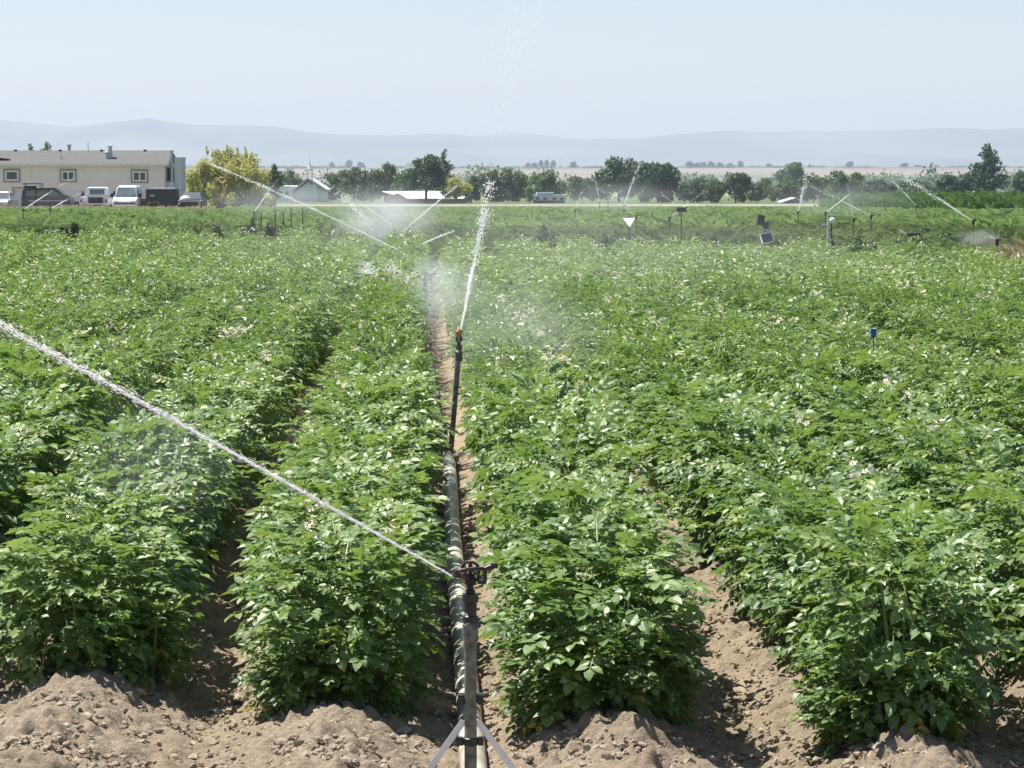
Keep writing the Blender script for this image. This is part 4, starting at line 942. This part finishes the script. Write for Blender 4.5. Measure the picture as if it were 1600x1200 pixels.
# dark box trailer
xa_, xb_ = vx(225), vx(273); t = thing('trailer', 'dark boxy cargo trailer between the minivan and the sedan', 'trailer', ((xa_ + xb_) / 2, VD + 1.5, vz)); W_ = xb_ - xa_
b = MB(); b.box(((xa_ + xb_) / 2, VD + 2.2, vz + .98), (W_, 2.2, 1.12))
for k in range(7): b.box((xa_ + .1 + k * (W_ - .2) / 6, VD + 1.08, vz + .97), (.07, .06, 1.06))
b.build('cargo_box', M['trailer'], t)
b = MB(); b.box(((xa_ + xb_) / 2 + .1, VD + 2.2, vz + 1.58), (W_ - .45, 2.1, .08), taper=.96); b.build('lid', M['car_g'], t)
b = MB(); b.box((xa_ + .48, VD + 1.03, vz + 1.08), (.3, .03, .09)); b.build('plate', M['lamp'], t)
for dx in (.5, W_ - .5): wheel(t, xa_ + dx, VD + 1.5, vz + .3, .3, .2, 'y'); wheel(t, xa_ + dx, VD + 2.9, vz + .3, .3, .2, 'y')

# dark fronted sedan with pale tarp on its bonnet
x = vx(296); hw = .86; t = thing('sedan', 'old dark fronted sedan with a pale rounded tarp on its bonnet', 'car', (x, VD, vz))
b = MB(); b.loft([ringy(0, x, VD, [(hw * .9, vz + .25), (hw * .95, vz + .4), (hw * .95, vz + .58), (hw * .9, vz + .66)]), ringy(0, x, VD + .15, [(hw * .98, vz + .22), (hw, vz + .45), (hw, vz + .62), (hw * .94, vz + .72)]), ringy(0, x, VD + 1.3, [(hw, vz + .22), (hw * 1.02, vz + .5), (hw, vz + .74), (hw * .92, vz + .82)]), ringy(0, x, VD + 4.3, [(hw, vz + .22), (hw * 1.02, vz + .5), (hw, vz + .74), (hw * .92, vz + .82)])])
b.loft([ringy(0, x, VD + 1.3, [(hw * .9, vz + .79), (hw * .88, vz + .80), (hw * .87, vz + .81), (hw * .86, vz + .82)]), ringy(0, x, VD + 1.95, [(hw * .9, vz + .79), (hw * .8, vz + 1.1), (hw * .74, vz + 1.24), (hw * .64, vz + 1.29)]), ringy(0, x, VD + 3.1, [(hw * .9, vz + .79), (hw * .8, vz + 1.1), (hw * .74, vz + 1.25), (hw * .64, vz + 1.3)]), ringy(0, x, VD + 3.8, [(hw * .9, vz + .79), (hw * .88, vz + .8), (hw * .87, vz + .81), (hw * .86, vz + .82)])])
b.build('body', M['car_d'], t)
b = MB(); b.add([(x - hw * .82, VD + 1.27, vz + .845), (x + hw * .82, VD + 1.27, vz + .845), (x + hw * .68, VD + 1.88, vz + 1.235), (x - hw * .68, VD + 1.88, vz + 1.235), (x - hw * .82, VD + 1.33, vz + .82), (x + hw * .82, VD + 1.33, vz + .82), (x + hw * .68, VD + 1.94, vz + 1.21), (x - hw * .68, VD + 1.94, vz + 1.21)], [(0, 1, 2, 3), (5, 4, 7, 6), (0, 4, 5, 1), (1, 5, 6, 2), (2, 6, 7, 3), (3, 7, 4, 0)]); b.build('windscreen', M['cglass'], t)
b = MB(); b.box((x, VD - .03, vz + .5), (1.3, .06, .2)); b.box((x, VD - .06, vz + .30), (1.6, .1, .12)); b.build('grille', M['dark'], t)
for sg in (-1, 1):
    b = MB(); b.box((x + sg * .66, VD - .02, vz + .54), (.24, .07, .14)); b.build('headlight', M['lamp'], t)
    b = MB(); b.box((x + sg * .78, VD + .5, vz + .74), (.10, .9, .06)); b.build('fender_trim', M['car_w'], t)
    for yy_ in (.8, 3.4): wheel(t, x + sg * (hw - .1), VD + yy_, vz + .29, .29, .19)
b = MB(); b.ell((vx(288), VD + .65, vz + .76), (.40, .4, .34), 14, 8, 0, .06, 3, -.1); tag(b.build('tarp', M['tarp'], smooth=True, loc=(vx(288), VD + .65, vz + .76)), 'pale rounded bundle lying on the dark sedan bonnet', 'tarp')

# car cut off by the left edge, and a wooden frame
x = vx(-6); hw = .86; t = thing('car', 'white bonneted car cut off by the left edge of the view', 'car', (x, VD, vz))
b = MB(); b.loft([ringy(0, x, VD, [(hw * .9, vz + .25), (hw * .95, vz + .4), (hw * .95, vz + .56), (hw * .9, vz + .64)]), ringy(0, x, VD + .2, [(hw * .98, vz + .22), (hw, vz + .45), (hw, vz + .62), (hw * .94, vz + .74)]), ringy(0, x, VD + 1.2, [(hw, vz + .22), (hw * 1.02, vz + .5), (hw, vz + .78), (hw * .92, vz + .88)]), ringy(0, x, VD + 4.2, [(hw, vz + .22), (hw * 1.02, vz + .5), (hw, vz + .78), (hw * .92, vz + .88)])])
b.loft([ringy(0, x, VD + 1.2, [(hw * .9, vz + .85), (hw * .88, vz + .86), (hw * .87, vz + .87), (hw * .86, vz + .88)]), ringy(0, x, VD + 1.9, [(hw * .9, vz + .85), (hw * .8, vz + 1.15), (hw * .74, vz + 1.3), (hw * .64, vz + 1.36)]), ringy(0, x, VD + 3.2, [(hw * .9, vz + .85), (hw * .8, vz + 1.15), (hw * .74, vz + 1.3), (hw * .64, vz + 1.36)]), ringy(0, x, VD + 3.9, [(hw * .9, vz + .85), (hw * .88, vz + .86), (hw * .87, vz + .87), (hw * .86, vz + .88)])]); b.build('body', M['car_g'], t)
b = MB(); b.add([(x - hw * .82, VD + 1.17, vz + .905), (x + hw * .82, VD + 1.17, vz + .905), (x + hw * .68, VD + 1.83, vz + 1.31), (x - hw * .68, VD + 1.83, vz + 1.31)], [(0, 1, 2, 3)]); b.build('windscreen', M['cglass'], t)
for sg in (-1, 1):
    b = MB(); b.box((x + sg * .66, VD - .0, vz + .54), (.24, .09, .14)); b.build('headlight', M['lamp'], t); wheel(t, x + sg * (hw - .1), VD + .8, vz + .29, .29, .19); wheel(t, x + sg * (hw - .1), VD + 3.3, vz + .29, .29, .19)
xa_, xb_ = vx(2), vx(29); yf = VD + 3.2 + 2; z1_ = float(at(0, 294.5, yf)[2])
t = thing('wooden_frame', 'brown wooden frame with a grey board standing beside the charcoal wagon', 'wooden frame', ((xa_ + xb_) / 2, yf, vz))
b = MB(); b.box((xa_, yf, (vz + z1_) / 2), (.1, .1, z1_ - vz)); b.box((xb_, yf, (vz + z1_) / 2), (.1, .1, z1_ - vz)); b.box(((xa_ + xb_) / 2, yf - .003, z1_ + .05), (xb_ - xa_ + .2, .12, .1)); b.build('timber', M['wood'], t)
b = MB(); b.box(((xa_ + xb_) / 2, yf + .08, (vz + z1_) / 2 + .1), (xb_ - xa_ - .1, .04, z1_ - vz - .25)); b.build('board', M['siding_g'], t)
t = thing('wood_pile', 'small pile of brown boards between minivan and dark trailer', 'wood pile', (vx(218), VD + 3, vz)); b = MB()
g = rs(8)
for k in range(7): b.box((vx(218) + g.uniform(-.05, .05), VD + 3 + g.uniform(-.2, .2), vz + .08 + .12 * k), (.62, .5, .1), g.uniform(-.1, .1))
b.build('boards', M['wood'], t)
g = rs(77); x = vx(243); t = thing('bush', 'dark green bush growing in front of the dark trailer', 'bush', (x, VD - 1.5, vz)); b = MB(); bl = [(np.array([x + g.uniform(-.3, .3), VD - 1.5 + g.uniform(-.3, .3), vz + g.uniform(.15, .65)]), np.array([.22, .22, .2])) for _ in range(10)]
leafball(b, bl, 900, .09, g); b.build('foliage', M['shrub'], t); sb = MB(); sb.tube([(x, VD - 1.5, vz - .02), (x + .05, VD - 1.5, vz + .5)], .03, 5); sb.build('stems', M['bark'], t)

# ------------------------------------------------------------------ buildings beyond the road
d = 394.0; zc = float(zt(d))
def P(px, py): return at(px, py, d)
ch = thing('church', 'pale grey church with wide gable and slender white steeple behind spray', 'church', (P(480, 300)[0], d, zc))
pk = P(481, 281); le = P(456, 299); re = P(512, 297)
b = MB(); b.prism([(le[0] + .5, zc), (re[0] - .5, zc), (re[0] - .5, re[2] - .1), (pk[0], pk[2] - .3), (le[0] + .5, le[2] - .1)], d, d + 16); b.build('wall', M['church'], ch)
b = MB()
for e in (le, re):
    q = [(e[0], e[2] - .3), (pk[0], pk[2]), (pk[0], pk[2] + .35), (e[0], e[2] + .05)]
    if e is re: q = q[::-1]
    b.prism(q, d - .8, d + 16.5)
rf = b.build('roof', M['croof'], ch)
b = MB(); A, B_ = P(489, 300)[0], P(496, 300)[0]; b.box(((A + B_) / 2, d - .3, (zc + P(0, 287)[2]) / 2), (B_ - A, .7, P(0, 287)[2] - zc)); b.build('entry_pillar', M['church'], ch)
b = MB(); sx_ = P(483.5, 280)[0]; z0_ = P(0, 283)[2]; z1_ = P(0, 266)[2]; w_ = .36
for (ax_, ay_) in ((-1, -1), (1, -1), (1, 1), (-1, 1)): b.box((sx_ + ax_ * w_, d + 1 + ay_ * w_, (z0_ + z1_) / 2), (.2, .2, z1_ - z0_))
b.box((sx_, d + 1, z0_ - .3), (1.0, 1.0, .7)); b.box((sx_, d + 1, z1_ + .1), (1.0, 1.0, .2)); zs = P(0, 238)[2]; b.lathe((sx_, d + 1, z1_ + .22), [(.34, 0), (.16, .6), (.06, 1.2), (.015, zs - z1_ - .2)], 8); b.build('steeple', M['white'], ch)
b = MB(); A, B_ = P(424, 300)[0], P(456, 300)[0] + .4; zt2 = P(0, 293)[2]; b.box(((A + B_) / 2, d + 5, (zc + zt2) / 2), (B_ - A, 9, zt2 - zc)); b.box(((A + B_) / 2, d + 5, zt2 + .1), (B_ - A + .4, 9.4, .25)); b.build('side_wing', M['church'], ch)
for px_ in (432, 440, 448):
    b = MB(); b.box((P(px_, 303)[0], d + .47, P(0, 303)[2]), (.45, .08, .7)); b.build('window', M['glass'], ch)

d = 338.0; zc = float(zt(d))
bd = thing('farm_shed', 'low building with long white metal roof and brown gable', 'building', (P(665, 305)[0], d, zc))
A, B_ = P(636, 310)[0], P(731, 310)[0]; ze_ = P(0, 311.5)[2]; zr_ = P(0, 300.5)[2]
b = MB(); b.box(((A + B_) / 2, d + 4, (zc + ze_) / 2), (B_ - A - .3, 7, ze_ - zc + .05)); b.build('wall', M['brick'], bd)
b = MB(); v = [(A, d, ze_), (B_, d, ze_), (B_, d + 4, zr_), (A - 3.4, d + 4, zr_), (B_, d + 8, ze_), (A, d + 8, ze_)]
b.add(v + [(a, c, e + .1) for a, c, e in v], [(6, 7, 8, 9), (9, 8, 10, 11), (0, 1, 7, 6), (1, 2, 8, 7), (2, 4, 10, 8), (5, 3, 9, 11), (3, 0, 6, 9), (1, 0, 3, 2), (2, 3, 5, 4), (4, 5, 11, 10)])
for k in range(12): b.box((A + (k + .5) * (B_ - A) / 12, d + 2, (ze_ + zr_) / 2 + .13), (.05, 4.2, .06), rx=math.atan2(zr_ - ze_, 4))
b.build('roof', M['metal_roof'], bd)
A2 = P(604, 310)[0]; pkx = P(622, 300)[0]; e2 = P(640, 312)[0]
b = MB(); b.prism([(A2, zc), (e2, zc), (e2, ze_ - .1), (pkx, zr_ - .15), (A2, ze_ + .35)], d - .6, d + 6); b.build('gable', M['brick'], bd)
d = 345.0; zc = float(zt(d)); A, B_ = P(832, 310)[0], P(885, 310)[0]; z1_ = P(0, 305.5)[2]
t = thing('blue_trailer', 'long pale blue trailer home behind the far road', 'trailer home', ((A + B_) / 2, d, zc)); b = MB(); b.box(((A + B_) / 2, d + 1.5, (zc + z1_) / 2 + .2), (B_ - A, 3, z1_ - zc - .3)); b.box(((A * .62 + B_ * .38), d + 1.5, z1_ + .2), ((B_ - A) * .5, 2.8, .35)); b.build('body', M['pblue'], t)
for px_ in (840, 852, 866, 878):
    b = MB(); b.box((P(px_, 310)[0], d - .02, z1_ - .45), (.5, .06, .32)); b.build('window', M['glass'], t)
b = MB(); b.box(((A + B_) / 2, d + 1.5, zc + .1), (B_ - A - .4, 2.6, .5)); b.build('skirting', M['dark'], t)
d = 336.0; zc = float(zt(d)); A, B_ = P(1224, 315)[0], P(1254, 315)[0]
t = thing('shed', 'small shed with white sloped roof behind the far road', 'shed', ((A + B_) / 2, d, zc)); pz = P(0, 311)[2]; ez = P(0, 316)[2]
b = MB(); b.prism([(A + .2, zc), (B_ - .2, zc), (B_ - .2, ez), ((A * .4 + B_ * .6), pz - .1), (A + .2, ez - .1)], d, d + 4); b.build('wall', M['siding_g'], t)
b = MB(); m_ = (A * .4 + B_ * .6); b.prism([(A - .2, ez - .12), (m_, pz), (B_ + .2, ez), (B_ + .2, ez + .12), (m_, pz + .14), (A - .2, ez + .02)], d - .3, d + 4.3); b.build('roof', M['metal_roof'], t)
# tiny far buildings on the bench
for (px_, py_, w_, h_, lab, mt) in ((1455, 262, 11, 4, 'tiny far house with an orange roof left of the spruce', 'orange'), (1590, 262, 20, 2.5, 'long tiny white barn right of the spruce', 'white'), (1130, 264, 9, 2.5, 'tiny white farmhouse below the bench tree cluster', 'white'), (640, 255, 10, 3, 'tiny white barn left of the pointed evergreen', 'white'), (1205, 264, 14, 3, 'tiny white barn beside the hazy tree', 'white'), (1411, 262, 10, 2, 'tiny pale shed on the bench above the bushes', 'white'), (884, 262, 8, 2, 'tiny pale shed above the bright green tree', 'white'), (464, 259, 9, 2.5, 'tiny pale barn above the church wing', 'white')):
    d = 3050.0; p = at(px_, py_, d); w2 = w_ * d / F; h2_ = h_ * d / F; t = thing('far_house', lab, 'house', (p[0], d, 2.0)); zz = p[2] - h2_
    b = MB(); b.box((p[0], d, (zz - 2 + p[2] - h2_ * .4) / 2), (w2, 6, h2_ * .6 + 2)); b.build('wall', M['white'], t)
    b = MB(); b.prism([(p[0] - w2 * .54, p[2] - h2_ * .42), (p[0] + w2 * .54, p[2] - h2_ * .42), (p[0] + w2 * .45, p[2]), (p[0] - w2 * .45, p[2])], d - 3.5, d + 3.5); b.build('roof', M[mt] if mt != 'white' else M['metal_roof'], t)

# ------------------------------------------------------------------ small equipment at the field edge
def stake(label, px, yt_, d, r=.012, m='galv_d', cat='stake', group=None, name='stake'):
    p = at(px, yt_, d); base = np.array([p[0], d, float(zt(d))]); t = thing(name, label, cat, base, group); b = MB(); b.tube([base, p], r, 8); b.build('pole', M[m], t); return t, p
t, p = stake('white triangular marker sign on a thin dark stake', 983, 352, 41.0, .014, 'rust', 'marker sign', None, 'marker_sign')
sx_ = 41.0 / F; A, B_ = at(974, 342.5, 41)[0], at(992, 342.5, 41)[0]; b = MB(); b.prism([(A, at(0, 342.2, 41)[2]), (A + .005, at(0, 343.5, 41)[2]), ((A + B_) / 2, at(0, 356, 41)[2]), (B_ - .005, at(0, 343.5, 41)[2]), (B_, at(0, 342.2, 41)[2])], 40.97, 40.985); pz_ = at(0, 349, 41)[2]; vv = b.v[0] - np.array([0, 40.98, pz_]); vv[:, 2] *= 1.55; b.v[0] = rot(vv, -R(50)) + np.array([0, 40.98, pz_]); b.build('sign', M['white'], t)
t, p = stake('dark flat box on a tall thin pole behind the potatoes', 1064.5, 331, 47.0, .012, 'rust', 'instrument box', None, 'instrument_box')
b = MB(); b.box(p + np.array([0, 0, .035]), (.185, .16, .07), taper=.94); b.build('box', M['iron'], t); b = MB(); b.box(p + np.array([.01, 0, .078]), (.20, .18, .012)); b.build('lid', M['iron'], t)
t, p = stake('solar powered weather station with dark boxes at the field edge', 1194, 344, 38.6, .015, 'galv', 'weather station', None, 'weather_station')
d = 38.6; q = d / F
def EB(x0_, x1_, y0_, y1_, nm, m, th=.1, rx=0, ry=0, y=0):
    a, c = at(x0_, y0_, d), at(x1_, y1_, d); b = MB(); b.box(((a[0] + c[0]) / 2, d - .05 + y, (a[2] + c[2]) / 2), (abs(c[0] - a[0]), th, abs(a[2] - c[2])), 0, 0, 1, rx, ry); return b.build(nm, M[m], t)
EB(1182.5, 1193, 336, 352, 'control_box', 'black', .1, 0, .12); EB(1192, 1200, 347.5, 357, 'junction_box', 'black', .08, 0, .06); EB(1192.5, 1196, 356, 362, 'bracket', 'galv', .05)
fr = EB(1187.5, 1207, 362.5, 380, 'panel_frame', 'wframe', .03, -.5, -.22, -.02)
a, c = at(1189.2, 364.2, d), at(1205, 378.2, d); b = MB(); b.box(((a[0] + c[0]) / 2, d - .088, (a[2] + c[2]) / 2 - .004), (abs(c[0] - a[0]), .02, abs(a[2] - c[2])), 0, 0, 1, -.5, -.22); b.build('solar_panel', M['panel'], t)
t, p = stake('white globe sensor on a dark pole beside a white post', 1299, 349, 39.0, .013, 'iron', 'sensor', None, 'globe_sensor')
b = MB(); b.ell(p + np.array([.012, 0, .045]), (.045, .045, .045), 14, 8); b.build('globe', M['white'], t, smooth=True); b = MB(); b.lathe(p - np.array([0, 0, .31]), [(.06, -.08), (.06, 0), (.03, .05), (.013, .07)], 10); b.build('base', M['iron'], t)
t, p = stake('thin white post with a small side arm beside the globe sensor', 1293.5, 339, 38.8, .011, 'wframe', 'post', None, 'white_post')
b = MB(); b.box(p + np.array([-.045, 0, -.115]), (.085, .02, .02)); b.build('side_arm', M['white'], t)
t, p = stake('low dark box on a short post with a tilted bright panel', 1427, 369, 38.0, .014, 'iron', 'instrument box', None, 'instrument_box')
b = MB(); b.box(p + np.array([0, 0, .022]), (.19, .14, .05)); b.build('box', M['black'], t)
a, c = at(1404, 359, 38), at(1416, 366, 38); b = MB(); b.tube([a, (a + c) / 2, c], [.008, .013, .012], 6); b.build('deflector', M['white'], t)
for i, (px_, yt_, lab) in enumerate(((430, 327, 'tallest dark stake below the church, leftmost of four'), (443, 331, 'short dark stake second from left below the church'), (455, 325, 'dark stake third from left below the church'), (473, 328, 'dark stake rightmost of four below the church'), (408, 332, 'dark stake left of the four below the church'))):
    stake(lab, px_, yt_, 62.0, .013, 'iron', 'stake', 'thin stakes in the field beyond')
for (px_, py_, lab) in ((467, 362, 'pale block lying among weeds, left of two'), (524, 364, 'pale slab lying among weeds, right of two')):
    p = at(px_, py_, 42.5); t = MB(); t.box((p[0], 42.5, p[2]), (.11, .10, .055), .2); t.box((p[0] + .01, 42.5, p[2] + .038), (.08, .08, .02), .2); t.box((p[0], 42.5, p[2] / 2 - .03), (.04, .04, p[2] - .02)); tag(t.build('pale_block', M['wframe'], loc=(p[0], 42.5, 0)), lab, 'block')
# blue marker cup among the potato leaves, orange flag far left
d = 16.3; p = at(1365, 519, d); b = MB(); b.lathe((p[0], d, p[2] - .032), [(.015, 0), (.018, .004), (.020, .045), (.022, .048), (.022, .054), (.017, .054)], 14)
t = thing('blue_marker', 'small blue plastic marker standing among the potato leaves at right', 'marker', (p[0], d, .12)); b.build('cup', M['blue'], t)
b = MB(); b.tube([(p[0], d, .1), (p[0], d, p[2] - .02)], .0035, 6); b.build('stick', M['galv_d'], t)
d = 33.0; p = at(297, 407, d); t = thing('orange_flag', 'small orange marker flag in the potatoes at left', 'flag', (p[0], d, .1)); b = MB(); b.tube([(p[0], d, .1), p], .006, 6); b.build('stick', M['galv'], t); b = MB(); b.prism([(p[0], p[2] - .05), (p[0] + .07, p[2] - .035), (p[0] + .075, p[2] + .02), (p[0], p[2] + .03)], d - .003, d + .003); b.build('cloth', M['orange'], t)

# ------------------------------------------------------------------ light, air, camera
SUN_EL, SUN_AZ = R(65), R(-54)                # azimuth from +Y, negative = left
sdir = Vector((math.sin(SUN_AZ) * math.cos(SUN_EL), math.cos(SUN_AZ) * math.cos(SUN_EL), math.sin(SUN_EL)))
sl = bpy.data.lights.new('sun', 'SUN'); sl.energy = 5.0; sl.angle = R(.5); sl.color = (1, .955, .88)
so = bpy.data.objects.new('sun', sl); C.objects.link(so); so.rotation_euler = sdir.to_track_quat('Z', 'Y').to_euler(); so.location = (0, 0, 50)
w = bpy.data.worlds.new('World'); bpy.context.scene.world = w; w.use_nodes = True; N = w.node_tree.nodes
sk = N.new('ShaderNodeTexSky'); sk.sky_type = 'NISHITA'; sk.sun_disc = False; sk.sun_elevation = SUN_EL; sk.sun_rotation = SUN_AZ
sk.air_density = 1.0; sk.dust_density = .3; sk.ozone_density = 3.5
tn = N.new('ShaderNodeMixRGB'); tn.blend_type = 'MULTIPLY'; tn.inputs['Fac'].default_value = 1; tn.inputs['Color2'].default_value = (1, .895, .915, 1)
w.node_tree.links.new(sk.outputs[0], tn.inputs['Color1']); w.node_tree.links.new(tn.outputs[0], N['Background'].inputs[0]); N['Background'].inputs[1].default_value = .074

hm = bpy.data.materials.new('haze'); hm.use_nodes = True; N = hm.node_tree.nodes; N.remove(N['Principled BSDF'])
pv = N.new('ShaderNodeVolumePrincipled'); pv.inputs['Density'].default_value = 1.8e-4; pv.inputs['Color'].default_value = (.56, .655, .82, 1); pv.inputs['Anisotropy'].default_value = .15
hm.node_tree.links.new(pv.outputs[0], N['Material Output'].inputs['Volume'])
b = MB(); b.box((0, 4000, 69), (19000, 8800, 204)); o = b.build('haze', hm); tag(o, 'pale blue summer haze filling the valley air', 'haze', kind='stuff')

cam = bpy.data.cameras.new('camera'); co = bpy.data.objects.new('camera', cam); C.objects.link(co)
cam.sensor_width = 36; cam.lens = 36 * F / 1600; cam.clip_start = .1; cam.clip_end = 60000
co.location = CAM; co.rotation_euler = (math.pi / 2 - PITCH, 0, -YAW)
S = bpy.context.scene; S.camera = co; S.render.engine = 'CYCLES'
S.view_settings.view_transform = 'Standard'; S.view_settings.look = 'None'; S.view_settings.exposure = 0.98; S.view_settings.gamma = 1
S.cycles.use_denoising = True; S.cycles.max_bounces = 6; S.cycles.diffuse_bounces = 3; S.cycles.glossy_bounces = 2; S.cycles.transmission_bounces = 4; S.cycles.transparent_max_bounces = 24; S.cycles.volume_bounces = 1
S.cycles.use_adaptive_sampling = False; S.cycles.denoising_prefilter = 'NONE'
S.render.resolution_x, S.render.resolution_y = 1024, 768
